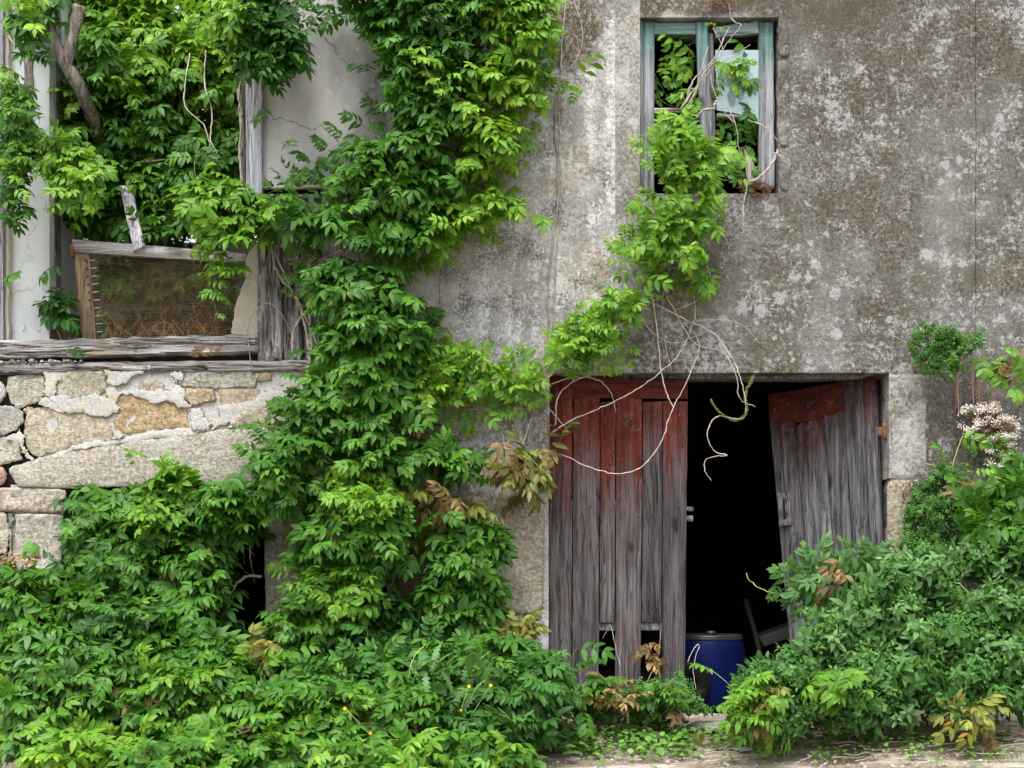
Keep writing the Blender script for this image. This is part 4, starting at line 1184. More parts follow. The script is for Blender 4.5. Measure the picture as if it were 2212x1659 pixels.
# ------------------------------------------------------------------ wisteria
# loft thicket, back to front
loft = multi(
    grow([(120, -70), (340, -70), (362, 30), (400, 34), (425, -70), (560, -70), (560, 120), (540, 540), (130, 560), (118, 300)], (1.7, 1.5), 255, 'mature', (0, -.5, -.2), .5, slen=(.2, .5), fit=True, tone=(.1, .9)),
    grow([(150, -60), (345, -60), (362, 34), (400, 38), (422, -60), (560, -60), (560, 170), (500, 190), (380, 220), (240, 230), (200, 160), (170, 100)], (1.0, .9), 235, 'fresh', (0, -.5, .1), .35, tone=(.2, 1), alt='lime', altp=.4),
    grow([(110, 110), (200, 130), (330, 170), (470, 160), (530, 200), (525, 380), (470, 430), (430, 500), (300, 520), (200, 500), (150, 470), (125, 380), (110, 240)], (.85, .7), 220, 'mature', (0, -.6, -.3), .35, slen=(.1, .28), tone=(0, .9), alt='fresh', altp=.15),
    grow([(440, 380), (530, 400), (560, 430), (600, 470), (560, 520), (500, 540), (440, 500), (400, 460)], (.10, -.05), 40, 'fresh', (0, -.6, -.2), .12, tone=(0, .7)),
    grow([(130, 540), (160, 530), (165, 590), (120, 560)], (.35, .3), 8, 'mature'), grow([(80, 650), (150, 640), (170, 700), (100, 700)], (.35, .3), 10, 'deep'),
    grow([(60, 0), (140, 0), (130, 60), (95, 70)], (.3, .2), 14, 'mature'), grow([(185, 60), (240, 40), (230, 200), (200, 190)], (.4, .4), 14, 'mature'),
    grow([(200, 540), (520, 540), (520, 650), (400, 640), (300, 650), (220, 620)], (.9, .8), 50, 'mature', tone=(0, .6)), grow([(200, 600), (520, 600), (520, 730), (200, 730)], (1.9, 1.7), 40, 'deep', tone=(0, .5)),
    grow([(430, 545), (470, 520), (500, 560), (520, 600), (500, 690), (470, 640), (450, 640)], (-.05, -.06), 7, 'fresh', (0, -.3, -.8), .03, slen=(.2, .3), L=(.10, .14)),
)
loft = multi(loft, spray([(430, 300, .2), (420, 360, .15), (430, 430, .1)], 'mature', (.13, .17)), spray([(520, 480, .0), (470, 510, -.03), (420, 525, -.02)], 'fresh', (.12, .15)), spray([(230, 200, .3), (260, 160, .25), (330, 130, .25)], 'fresh', (.14, .18)), spray([(300, 330, .4), (350, 300, .3), (420, 290, .3)], 'mature', (.14, .18)), spray([(420, 130, .3), (470, 100, .2), (520, 90, .2)], 'lime', (.13, .17)), spray([(350, 120, .4), (400, 90, .3), (450, 60, .3)], 'lime', (.13, .17)))
v = plant('wisteria_vine', 'dense wisteria thicket filling the roofless loft above the rusty bed base', 'vine', *loft)
stems(v, [([(350, 110, .4), (395, 180, .4), (400, 260, .4)], .006, .004), ([(410, 115, .1), (398, 200, .1), (403, 235, .1), (440, 270, .1), (455, 320, .1)], .0045, .003), ([(445, 110, .2), (442, 180, .2), (458, 240, .2), (455, 300, .2), (470, 340, .2), (455, 390, .2), (480, 420, .2)], .006, .004),
          ([(300, 170, .5), (380, 190, .4), (430, 225, .4)], .008, .005), ([(290, 352, .3), (350, 345, .3), (420, 343, .3)], .006, .004)], 'palestem')

g = multi(
    grow([(0, 10), (60, 0), (95, 0), (80, 60), (110, 100), (90, 130), (60, 130), (20, 60)], (-.02, -.02), 20, 'mature', (.3, -.5, -.3), .1, alt='fresh', altp=.3),
    grow([(0, 130), (40, 140), (60, 175), (80, 230), (85, 300), (80, 360), (60, 420), (70, 460), (40, 490), (20, 520), (5, 420)], (-.02, -.02), 62, 'mature', (.1, -.5, -.6), .12, L=(.11, .16), alt='fresh', altp=.3),
    grow([(0, 0), (95, 0), (60, 20), (20, 40), (0, 40)], (-.25, -.25), 6, 'lime', (.5, -.5, .1), .1))
v = plant('wisteria_vine', 'wisteria hanging in front of the white pillar at the far left', 'vine', *g)
stems(v, [([(12, 50, -.04), (20, 80, -.05), (36, 105, -.05), (38, 130, -.05)], .005, .003)], 'palestem')
g = grow([(88, 285), (105, 270), (135, 285), (165, 275), (180, 310), (210, 330), (232, 365), (215, 400), (220, 450), (180, 440), (130, 430), (120, 500), (100, 490), (110, 420), (95, 340)], (-.08, -.1), 34, 'fresh', (.25, -.5, -.4), .1, L=(.11, .16), alt='lime', altp=.4, tone=(.2, .9))
plant('wisteria_vine', 'loose pale green wisteria spray between white pillar and loft thicket', 'vine', *g)

g = multi(grow([(520, -60), (580, -60), (605, 30), (640, 65), (655, 110), (635, 150), (600, 175), (560, 170), (535, 150), (510, 100)], (-.05, -.06), 92, 'deep', (.2, -.5, -.4), .16, tone=(.1, 1)),
          grow([(470, 0), (560, 0), (540, 70), (500, 110), (470, 60)], (-.1, -.05), 30, 'fresh', (.1, -.5, 0), .12, alt='lime', altp=.4))
v = plant('wisteria_vine', 'dark wisteria clump overhanging the top of the silvered timber post', 'vine', *g)
stems(v, [([(512, 160, .0), (515, 210, -.01), (522, 250, -.01), (518, 330, -.01), (524, 420, -.01)], .01, .008), ([(520, 170, -.02), (516, 230, -.01), (521, 300, .0), (519, 410, .0)], .006, .006)])

# the big column
col = multi(
    grow([(700, -70), (1090, -70), (1050, 70), (1010, 140), (1020, 210), (1000, 280), (960, 300), (900, 320), (850, 290), (838, 210), (840, 150), (815, 95), (775, 55), (740, 25)], (-.02, -.03), 158, 'mature', (0, -.6, -.45), .12, tone=(0, .9), alt='deep', altp=.35),
    grow([(600, 0), (720, 0), (720, 22), (650, 18), (610, 12)], (-.02, -.02), 9, 'mature', (0, -.4, -.5), .08, L=(.09, .12)),
    grow([(690, 440), (740, 370), (790, 320), (835, 285), (900, 290), (960, 330), (975, 400), (955, 480), (920, 545), (840, 560), (750, 535), (700, 500)], (-.03, -.05), 84, 'mature', (0, -.6, -.35), .14, tone=(.05, .95)),
    grow([(600, 460), (650, 420), (710, 430), (710, 500), (640, 500)], (-.03, -.05), 12, 'mature', (-.2, -.6, -.2), .1, tone=(.1, .9)),
    grow([(650, 610), (700, 570), (760, 545), (860, 560), (900, 545), (840, 590), (845, 620), (890, 645), (905, 690), (935, 725), (915, 780), (850, 830), (870, 880), (855, 930), (700, 930), (650, 880), (665, 800), (700, 730), (690, 670)], (-.04, -.07), 165, 'mature', (0, -.6, -.4), .2, tone=(0, .95)),
    grow([(600, 930), (660, 890), (860, 920), (880, 960), (905, 1010), (880, 1060), (860, 1000), (700, 980), (580, 1060), (545, 985), (590, 960)], (-.09, -.12), 90, 'mature', (0, -.6, -.4), .2, tone=(0, .85), alt='deep', altp=.3),
    grow([(690, 1060), (720, 1010), (780, 995), (850, 1030), (862, 1080), (830, 1130), (760, 1130), (700, 1110)], (-.28, -.3), 60, 'fresh', (0, -.7, -.1), .1, tone=(.2, .9), L=(.12, .17)),
    grow([(545, 985), (610, 1000), (700, 1060), (700, 1120), (640, 1110), (590, 1085), (560, 1050), (590, 1020)], (-.09, -.12), 34, 'mature', (-.2, -.6, -.2), .15, tone=(.1, .9)),
    grow([(650, 1110), (870, 1080), (890, 1130), (870, 1180), (850, 1230), (800, 1250), (720, 1240), (665, 1210)], (-.12, -.16), 85, 'mature', (0, -.6, -.4), .18, tone=(.1, .9)),
    grow([(650, 1250), (700, 1210), (830, 1240), (800, 1320), (740, 1360), (700, 1420), (620, 1440), (570, 1400), (580, 1345), (630, 1310)], (-.18, -.24), 110, 'fresh', (0, -.7, -.35), .18, tone=(0, .55), alt='mature', altp=.4),
    grow([(700, 1420), (740, 1360), (800, 1320), (850, 1280), (880, 1320), (900, 1400), (800, 1440)], (-.10, -.14), 60, 'deep', (0, -.6, -.3), .15, tone=(0, .8)),
)
col = multi(col,
    spray([(835, 250, -.05), (760, 290, -.08), (690, 340, -.10), (620, 385, -.10), (575, 425, -.06)], 'mature', (.11, .15), tone=(.2, .8), step=.07),
    spray([(780, 330, -.08), (700, 400, -.10), (640, 410, -.10), (590, 440, -.06)], 'mature', (.11, .15), step=.075),
    spray([(720, 470, -.08), (640, 500, -.10), (590, 480, -.10), (560, 505, -.08)], 'mature', (.12, .17)),
    spray([(700, 560, -.1), (660, 600, -.14), (640, 640, -.13)], 'mature', (.11, .15)),
    spray([(850, 650, -.08), (890, 690, -.10), (940, 725, -.06)], 'mature', (.13, .17)),
    spray([(840, 600, -.08), (900, 555, -.08), (935, 545, -.05)], 'fresh', (.12, .16)),
    spray([(700, 900, -.12), (620, 930, -.16), (560, 975, -.14), (535, 990, -.12)], 'mature', (.13, .18)),
    spray([(660, 850, -.1), (640, 880, -.14), (600, 905, -.12)], 'mature', (.12, .16)),
    spray([(850, 1180, -.2), (890, 1150, -.2), (915, 1125, -.16)], 'mature', (.12, .16)),
    spray([(720, 1180, -.2), (660, 1150, -.22), (620, 1140, -.2)], 'fresh', (.11, .15)),
    spray([(700, 1260, -.28), (640, 1240, -.3), (610, 1215, -.28)], 'fresh', (.11, .15)),
    spray([(780, 60, -.06), (740, 30, -.1), (700, 40, -.08), (655, 25, -.06)], 'mature', (.11, .15)),
)
v = plant('wisteria_vine', 'thick wisteria column climbing the wall from ground to top between post and door', 'vine', *col)
W_ = [
    ([(664, 830, -.04), (668, 760, -.05), (655, 690, -.05), (640, 640, -.05), (600, 590, -.04), (585, 540, -.03), (560, 500, -.02)], .011, .008),
    ([(668, 820, -.05), (672, 740, -.06), (668, 660, -.05), (670, 590, -.05), (662, 550, -.04)], .009, .007),
    ([(690, 820, -.05), (680, 730, -.06), (640, 650, -.05), (600, 560, -.05), (570, 505, -.03)], .007, .006),
    ([(645, 770, -.03), (632, 755, -.04), (640, 700, -.05), (690, 640, -.06), (720, 600, -.06), (760, 560, -.05)], .010, .007),
    ([(650, 600, -.05), (690, 560, -.05), (770, 530, -.04), (860, 480, -.04)], .010, .007),
    ([(625, 640, -.07), (660, 615, -.08), (690, 590, -.08), (740, 540, -.07), (720, 480, -.06), (730, 440, -.05)], .008, .005),
    ([(770, 1000, -.06), (720, 900, -.06), (710, 820, -.05), (730, 740, -.05), (780, 640, -.04), (800, 500, -.04), (850, 380, -.04), (900, 240, -.03), (920, 100, -.03)], .022, .012),
    ([(740, 1400, -.08), (730, 1250, -.08), (760, 1100, -.07), (770, 1000, -.06)], .028, .022),
    ([(545, 800, -.06), (540, 770, -.07), (535, 720, -.08), (545, 680, -.09), (580, 655, -.10), (615, 690, -.09), (640, 740, -.06)], .004, .003),
    ([(700, 820, -.09), (705, 700, -.10), (720, 620, -.10), (735, 560, -.09)], .005, .004),
    ([(770, 490, -.14), (800, 560, -.15), (830, 620, -.15), (870, 680, -.13), (930, 740, -.08)], .005, .003),
    ([(760, 500, -.14), (770, 580, -.15), (765, 640, -.15)], .006, .004),
    ([(650, 1000, -.3), (680, 1060, -.32), (760, 1110, -.34), (700, 1100, -.33)], .005, .003),
    ([(565, 1245, -.12), (525, 1250, -.15), (500, 1280, -.17), (490, 1320, -.17), (500, 1370, -.17), (530, 1390, -.17), (590, 1385, -.15)], .009, .007),
    ([(740, 1440, -.3), (780, 1400, -.28), (800, 1385, -.25)], .008, .005),
    ([(690, 620, -.12), (740, 640, -.13), (765, 600, -.14), (760, 540, -.12)], .005, .004),
]
stems(v, W_)
stems(v, [([(770, 1070, -.38), (800, 1100, -.40), (820, 1150, -.40), (820, 1230, -.38)], .004, .002), ([(625, 520, -.1), (700, 570, -.12), (760, 600, -.14)], .004, .003), ([(905, 1110, -.1), (890, 1060, -.1), (880, 1040, -.1)], .003, .002)], 'greenstem')

lime = multi(
    grow([(1000, -50), (1200, -50), (1185, 45), (1190, 90), (1150, 120), (1120, 130), (1050, 100), (1040, 50)], (-.04, -.04), 50, 'fresh', (.2, -.5, -.3), .08, L=(.15, .21), tone=(.1, .9), alt='lime', altp=.35),
    grow([(1020, 130), (1100, 110), (1160, 150), (1175, 190), (1160, 235), (1100, 230), (1030, 215), (1000, 170)], (-.04, -.04), 28, 'fresh', (.2, -.5, -.3), .08, L=(.15, .21), tone=(.1, .9), alt='lime', altp=.3),
    grow([(880, 60), (930, 100), (960, 180), (1020, 220), (1040, 260), (1000, 260), (930, 200), (890, 130)], (-.28, -.26), 26, 'lime', (.3, -.5, -.4), .05, L=(.10, .14), tone=(.1, .8)),
    grow([(980, 290), (1050, 250), (1135, 260), (1120, 320), (1110, 350), (1060, 360), (1020, 400), (970, 360)], (-.04, -.05), 24, 'fresh', (.2, -.5, -.3), .08, L=(.15, .21), tone=(.2, 1), alt='lime', altp=.4),
    grow([(950, 440), (1010, 400), (1080, 410), (1115, 440), (1080, 480), (1010, 500), (980, 540), (930, 555), (920, 520), (950, 480)], (-.04, -.05), 30, 'lime', (.1, -.5, -.3), .08, L=(.15, .2), tone=(0, .9)),
    grow([(1170, 170), (1200, 160), (1245, 190), (1290, 250), (1330, 280), (1300, 292), (1240, 215), (1180, 195)], (-.02, -.02), 12, 'fresh', (.5, -.3, -.2), .03, L=(.05, .08), slen=(.08, .15)),
)
lime = multi(lime,
    spray([(1080, 40, -.05), (1140, 80, -.09), (1195, 95, -.06)], 'lime', (.13, .18)), spray([(1050, 160, -.06), (1120, 180, -.08), (1180, 172, -.05)], 'fresh', (.13, .18)),
    spray([(900, 90, -.25), (930, 150, -.29), (970, 220, -.29), (1010, 270, -.26)], 'lime', (.10, .14)), spray([(1010, 290, -.06), (1080, 300, -.08), (1140, 265, -.05)], 'lime', (.12, .17)),
    spray([(980, 360, -.06), (1050, 370, -.08), (1115, 340, -.05)], 'fresh', (.12, .16)), spray([(960, 440, -.06), (1040, 440, -.08), (1115, 435, -.05)], 'lime', (.12, .17)), spray([(960, 470, -.06), (1010, 500, -.08), (1060, 490, -.05)], 'lime', (.12, .16)),
    spray([(930, 510, -.06), (950, 560, -.08), (925, 575, -.06)], 'lime', (.09, .12)))
v = plant('wisteria_vine', 'yellow green wisteria trailing over grey render right of the thick column', 'vine', *lime)
stems(v, [([(880, 120, -.28), (920, 200, -.29), (960, 240, -.29), (1000, 290, -.27), (1010, 320, -.25)], .006, .003), ([(1170, 175, -.03), (1230, 195, -.03), (1270, 230, -.03), (1310, 275, -.03), (1350, 290, -.03), (1400, 292, -.05)], .0035, .002),
          ([(1010, 330, -.1), (1000, 380, -.1), (1020, 420, -.1), (1080, 425, -.1)], .003, .002)], 'greenstem')
stems(v, [([(1215, 120, -.01), (1200, 260, -.012), (1205, 420, -.012), (1185, 600, -.012), (1180, 740, -.012), (1150, 900, -.015), (1140, 960, -.02)], .006, .006),
          ([(1222, 0, -.02), (1212, 130, -.02), (1208, 300, -.02), (1212, 430, -.014), (1200, 560, -.016), (1196, 680, -.016), (1175, 820, -.02)], .004, .004),
          ([(1240, 0, -.03), (1258, 60, -.03), (1250, 120, -.03), (1215, 160, -.02)], .003, .003),
          ([(1090, 420, -.06), (1078, 330, -.07), (1090, 270, -.07), (1130, 238, -.06), (1170, 240, -.04), (1205, 245, -.02)], .005, .004),
          ([(970, 400, -.06), (1010, 440, -.05), (1060, 540, -.02), (1120, 600, -.012)], .003, .002),
          ([(940, 560, -.02), (1000, 600, -.012), (1050, 640, -.012)], .0025, .0015), ([(1150, 420, -.012), (1160, 480, -.012), (1180, 540, -.012)], .002, .0015)])

wv = multi(
    grow([(1425, 270), (1445, 252), (1495, 265), (1510, 310), (1560, 330), (1585, 342), (1555, 375), (1535, 405), (1500, 425), (1445, 410), (1430, 380), (1400, 325), (1415, 305)], (-.04, -.07), 30, 'lime', (0, -.35, .5), .08, L=(.13, .19), slen=(.1, .25), tone=(0, .75), alt='fresh', altp=.4, up=UPF),
    grow([(1375, 440), (1430, 435), (1450, 410), (1525, 410), (1545, 430), (1500, 465), (1545, 490), (1540, 510), (1500, 500), (1490, 520), (1470, 540), (1400, 520), (1380, 500), (1385, 465)], (-.05, -.07), 20, 'lime', (0, -.35, .2), .08, L=(.12, .17), slen=(.1, .25), tone=(0, .7), alt='fresh', altp=.5, up=UPF),
    grow([(1340, 515), (1380, 505), (1430, 505), (1490, 530), (1535, 550), (1520, 580), (1530, 615), (1510, 628), (1480, 605), (1440, 615), (1390, 605), (1350, 560)], (-.04, -.06), 24, 'lime', (0, -.35, .2), .08, L=(.12, .17), slen=(.1, .25), tone=(0, .7), alt='fresh', altp=.5, up=UPF),
    spray([(1505, 90, .10), (1470, 105, .12), (1435, 120, .14)], 'lime', (.13, .17), tone=(.1, .5)), spray([(1505, 130, .12), (1470, 140, .14), (1440, 145, .15)], 'fresh', (.12, .15)),
    spray([(1415, 160, .18), (1430, 190, .18), (1445, 215, .18)], 'mature', (.11, .14)), spray([(1415, 205, .16), (1440, 225, .16), (1465, 230, .16)], 'mature', (.12, .15)), spray([(1415, 250, .16), (1440, 265, .16), (1450, 290, .16)], 'mature', (.12, .15)),
    spray([(1510, 190, .06), (1490, 215, .06), (1475, 235, .05)], 'fresh', (.10, .13)),
    spray([(1638, 130, .14), (1610, 160, .14), (1590, 190, .14)], 'mature', (.17, .21), tone=(.5, 1)), spray([(1640, 190, .12), (1610, 210, .12), (1580, 245, .12)], 'mature', (.17, .21), tone=(.5, 1)), spray([(1555, 130, .0), (1580, 150, -.01), (1605, 165, -.01)], 'fresh', (.11, .14)),
    spray([(1552, 160, .0), (1575, 175, .0), (1600, 180, .0)], 'fresh', (.09, .12)),
    spray([(1638, 285, .14), (1600, 290, .14), (1560, 285, .14)], 'mature', (.15, .19)), spray([(1636, 310, .14), (1600, 320, .14), (1570, 345, .14)], 'mature', (.14, .17)), spray([(1555, 340, .1), (1590, 375, .1), (1610, 390, .1)], 'mature', (.13, .16)), spray([(1545, 380, .05), (1570, 390, .03), (1600, 375, .03)], 'fresh', (.12, .15)),
    grow([(1510, 45), (1575, 48), (1570, 80), (1535, 65)], (.0, .0), 3, 'fresh', (.1, -.3, -.6), .03, L=(.07, .10), slen=(.05, .08)),
)
wv = multi(wv,
    spray([(1490, 430, -.08), (1480, 360, -.12), (1470, 300, -.13), (1465, 255, -.10)], 'lime', (.14, .19), tone=(.1, .7)), spray([(1470, 400, -.08), (1430, 350, -.13), (1395, 310, -.12)], 'lime', (.12, .16), tone=(.1, .7)),
    spray([(1500, 420, -.08), (1550, 370, -.13), (1600, 340, -.12)], 'fresh', (.12, .16)), spray([(1480, 440, -.08), (1430, 450, -.12), (1375, 440, -.10)], 'lime', (.11, .15), tone=(.1, .7)), spray([(1480, 470, -.08), (1520, 480, -.10), (1550, 490, -.08)], 'fresh', (.11, .14)),
    spray([(1460, 560, -.06), (1400, 540, -.10), (1340, 515, -.08)], 'lime', (.12, .16), tone=(.1, .7)), spray([(1460, 580, -.06), (1390, 580, -.10), (1345, 555, -.08)], 'fresh', (.12, .15)), spray([(1470, 590, -.06), (1510, 600, -.08), (1525, 625, -.06)], 'fresh', (.10, .14)))
v = plant('wisteria_vine', 'bright young wisteria growing out of the upper window and hanging below its sill', 'vine', *wv)
stems(v, [([(1480, 220, .0), (1500, 170, -.01), (1540, 130, -.02), (1565, 80, -.01), (1575, 58, .0)], .006, .004), ([(1470, 235, -.01), (1510, 180, -.02), (1550, 140, -.02), (1600, 110, -.02), (1620, 97, -.03)], .005, .003),
          ([(1485, 240, -.01), (1520, 160, -.03), (1560, 110, -.03), (1540, 60, -.02)], .004, .003), ([(1545, 150, -.02), (1560, 215, -.03), (1588, 265, -.03), (1600, 350, -.02)], .0045, .003), ([(1530, 140, -.02), (1550, 220, -.03), (1585, 265, -.03)], .004, .004),
          ([(1505, 255, -.01), (1515, 242, -.04), (1540, 232, -.03), (1548, 215, -.02)], .011, .008), ([(1606, 508, -.10), (1604, 460, -.10), (1610, 420, -.08), (1615, 395, -.03)], .0085, .006), ([(1615, 398, -.02), (1650, 375, -.03), (1672, 345, -.03), (1680, 325, -.02)], .011, .009), ([(1670, 330, -.04), (1690, 340, -.06), (1698, 352, -.06)], .005, .003),
          ([(1570, 330, -.02), (1585, 350, -.03), (1600, 365, -.03)], .009, .009), ([(1530, 100, .0), (1515, 150, -.02), (1500, 200, -.02), (1478, 240, -.01)], .004, .003), ([(1615, 258, -.0), (1645, 270, -.02), (1665, 285, -.02), (1680, 305, -.02)], .0045, .003), ([(1575, 0, -.03), (1580, 40, -.03), (1600, 55, -.03), (1580, 80, -.03), (1560, 110, -.03)], .004, .003),
          ([(1470, 500, -.02), (1440, 600, -.02), (1430, 700, -.02), (1450, 800, -.03)], .005, .004)])

ov = multi(
    grow([(1180, 800), (1185, 720), (1230, 690), (1262, 645), (1330, 628), (1388, 645), (1370, 690), (1350, 745), (1300, 770), (1270, 806), (1210, 800)], (-.03, -.04), 34, 'lime', (.2, -.4, .5), .06, up=UPF, slen=(.1, .25), L=(.11, .16), tone=(0, .7), alt='fresh', altp=.5),
    grow([(860, 800), (960, 745), (1000, 760), (1040, 755), (1060, 800), (1110, 780), (1160, 790), (1180, 830), (1150, 865), (1060, 860), (990, 880), (900, 890), (850, 850)], (-.03, -.05), 46, 'fresh', (.2, -.4, .5), .06, up=UPF, slen=(.1, .25), L=(.12, .17), tone=(.1, .9), alt='lime', altp=.4),
)
ov = multi(ov,
    spray([(1200, 790, -.04), (1260, 740, -.08), (1330, 690, -.08), (1390, 640, -.06)], 'lime', (.11, .16), tone=(.1, .7)), spray([(1230, 790, -.05), (1300, 770, -.08), (1360, 745, -.07)], 'lime', (.11, .15), tone=(.1, .7)),
    spray([(870, 870, -.06), (960, 880, -.09), (1060, 880, -.08), (1170, 830, -.06)], 'fresh', (.12, .17)), spray([(920, 830, -.05), (960, 790, -.09), (975, 750, -.08)], 'fresh', (.12, .15)), spray([(1010, 850, -.05), (1020, 800, -.08), (1030, 755, -.07)], 'lime', (.12, .15), tone=(.1, .7)), spray([(1090, 850, -.05), (1110, 800, -.08), (1130, 770, -.07)], 'lime', (.11, .15), tone=(.1, .7)))
v = plant('wisteria_vine', 'pale green wisteria runner stretching over the left end of the door lintel', 'vine', *ov)
stems(v, [([(830, 850, -.06), (900, 868, -.06), (980, 880, -.06), (1060, 885, -.05), (1120, 870, -.04), (1180, 820, -.03), (1200, 790, -.03)], .006, .005), ([(1010, 950, -.05), (1080, 900, -.06), (1160, 840, -.05), (1230, 770, -.06), (1300, 720, -.07), (1370, 655, -.06)], .006, .003),
          ([(1060, 1030, -.04), (1090, 970, -.04), (1130, 910, -.03), (1150, 860, -.02), (1190, 800, -.02)], .008, .006), ([(1185, 800, -.04), (1260, 750, -.06), (1340, 700, -.06), (1430, 640, -.02)], .004, .003)])
dl = [
    ([(1186, 940, -.02), (1230, 910, -.05), (1300, 880, -.08), (1360, 850, -.08), (1420, 810, -.07), (1470, 760, -.05), (1500, 690, -.04), (1500, 640, -.02)], .0045, .003),
    ([(1180, 975, -.02), (1220, 985, -.06), (1280, 1012, -.08), (1340, 1022, -.08), (1390, 1005, -.08), (1430, 950, -.08), (1450, 890, -.07), (1490, 810, -.06), (1510, 740, -.05), (1480, 700, -.04)], .0045, .003),
    ([(1410, 640, -.02), (1420, 720, -.04), (1428, 800, -.06), (1440, 850, -.06), (1455, 880, -.05)], .005, .004),
    ([(1420, 660, -.02), (1480, 690, -.05), (1540, 720, -.06), (1580, 770, -.06), (1600, 820, -.06), (1612, 880, -.05), (1600, 905, -.04), (1555, 898, -.04), (1535, 915, -.05), (1528, 945, -.05), (1545, 975, -.05), (1570, 983, -.05), (1528, 990, -.05), (1522, 1015, -.05), (1538, 1038, -.05)], .0042, .0022),
    ([(1440, 640, -.02), (1500, 740, -.05), (1560, 760, -.06), (1590, 810, -.05), (1598, 860, -.05), (1632, 880, -.06)], .0035, .002),
    ([(1190, 830, .03), (1240, 815, -.0), (1290, 820, -.0), (1320, 850, -.0), (1330, 890, .0)], .004, .002),
    ([(1200, 920, .03), (1205, 860, .02), (1230, 830, .01), (1270, 812, .0)], .004, .003),
    ([(1480, 700, -.04), (1540, 690, -.03), (1600, 700, -.02), (1640, 740, -.02)], .002, .001), ([(1390, 640, -.02), (1395, 700, -.03), (1450, 740, -.03), (1520, 720, -.03)], .003, .002), ([(1520, 560, -.03), (1535, 600, -.02), (1520, 640, -.02), (1460, 670, -.03)], .003, .002),
    ([(1185, 880, .0), (1205, 905, .02), (1230, 930, .02)], .003, .002),
]
stems(v, dl, 'palestem')

br = multi(
    grow([(870, 920), (940, 925), (1000, 950), (1030, 985), (1010, 1020), (940, 1010), (890, 960)], (-.05, -.06), 16, 'bronze', (.3, -.5, -.3), .08, tm=WISB, L=(.15, .21), slen=(.1, .25), step=.05, alt='mature', altp=.45),
    grow([(890, 950), (960, 960), (1020, 1010), (1000, 1035), (920, 1030), (880, 1000)], (-.04, -.05), 22, 'mature', (.2, -.5, -.3), .06),
    grow([(1060, 965), (1120, 945), (1185, 970), (1180, 1010), (1160, 1080), (1100, 1060), (1050, 1020)], (-.05, -.05), 20, 'bronze', (.2, -.5, -.3), .08, tm=WISB, L=(.15, .2), slen=(.1, .25), step=.05, alt='olive', altp=.35),
    grow([(870, 1070), (920, 1040), (1000, 1060), (1080, 1080), (1110, 1110), (1090, 1140), (1020, 1130), (940, 1130), (880, 1110)], (-.05, -.07), 26, 'bronze', (.2, -.5, -.3), .1, tm=WISB, L=(.16, .22), slen=(.1, .25), step=.05, alt='olive', altp=.55),
    grow([(905, 1110), (1000, 1110), (1070, 1130), (1085, 1180), (1068, 1250), (1072, 1330), (1050, 1380), (980, 1370), (930, 1330), (905, 1260), (940, 1190)], (-.05, -.08), 84, 'mature', (.1, -.6, -.3), .1, tone=(.1, .85)),
    grow([(1185, 890), (1215, 900), (1220, 960), (1200, 985), (1180, 960)], (.02, .0), 5, 'bronze', (.2, -.4, -.6), .03, tm=WISB, L=(.10, .14), slen=(.06, .1), alt='olive', altp=.5),
)
v = plant('wisteria_vine', 'wisteria with bronze young leaves on the wall beside the left door jamb', 'vine', *br)
stems(v, [([(1000, 1360, -.2), (1030, 1280, -.22), (1070, 1220, -.2), (1085, 1150, -.18)], .006, .004)], 'greenstem')
stems(v, [([(1120, 1010, -.05), (1130, 960, -.04), (1150, 900, -.03)], .006, .005), ([(1085, 940, -.06), (1100, 1000, -.09), (1130, 1040, -.09), (1160, 1070, -.08)], .0035, .002)], 'palestem')

lo = multi(
    grow([(148, 1066), (420, 1066), (440, 1105), (560, 1066), (568, 1120), (520, 1160), (500, 1200), (500, 1300), (520, 1420), (140, 1420)], (.20, .10), 210, 'mature', (0, -.6, -.2), .22, tone=(0, .9), alt='deep', altp=.3),
    grow([(300, 1100), (330, 1040), (375, 1012), (410, 1020), (420, 1060), (400, 1150), (360, 1180), (290, 1160)], (-.05, -.1), 34, 'fresh', (0, -.6, .3), .1, tone=(0, .7)),
    grow([(420, 1060), (520, 1045), (570, 1060), (590, 1100), (540, 1150), (440, 1120)], (-.03, -.08), 44, 'mature', (-.2, -.6, -.1), .12, tone=(.2, .9)),
    grow([(340, 1230), (380, 1190), (430, 1200), (420, 1250), (360, 1285)], (-.1, -.12), 7, 'bronze', (.1, -.5, -.4), .05, tm=WISB, L=(.16, .2), slen=(.1, .15), step=.05),
    grow([(230, 1150), (420, 1140), (480, 1240), (440, 1330), (280, 1330), (200, 1260)], (-.02, -.10), 80, 'mature', (0, -.6, -.3), .15, tone=(.15, .95)),
)
lo = multi(lo,
    spray([(360, 1200, -.1), (365, 1120, -.16), (375, 1060, -.16), (385, 1012, -.12)], 'fresh', (.13, .18)), spray([(560, 1090, -.08), (500, 1100, -.12), (430, 1120, -.12)], 'mature', (.13, .17)), spray([(250, 1180, -.05), (200, 1130, -.08), (160, 1110, -.04)], 'mature', (.13, .17)),
    spray([(420, 1330, -.15), (440, 1260, -.2), (470, 1200, -.18)], 'mature', (.13, .17)))
v = plant('wisteria_vine', 'wisteria filling the low stone opening beneath the long granite lintel', 'vine', *lo)
stems(v, [([(370, 1155, -.15), (420, 1140, -.16), (465, 1120, -.14)], .004, .003)], 'greenstem')
stems(v, [([(480, 1170, .02), (490, 1200, .0), (520, 1225, -.01), (540, 1245, -.02)], .004, .003), ([(510, 1220, .0), (515, 1190, -.02), (535, 1185, -.02), (550, 1200, .0)], .004, .003), ([(528, 1130, .02), (525, 1170, .02), (528, 1220, .02)], .003, .002), ([(560, 1110, .1), (540, 1180, .1), (550, 1260, .1)], .005, .004)])

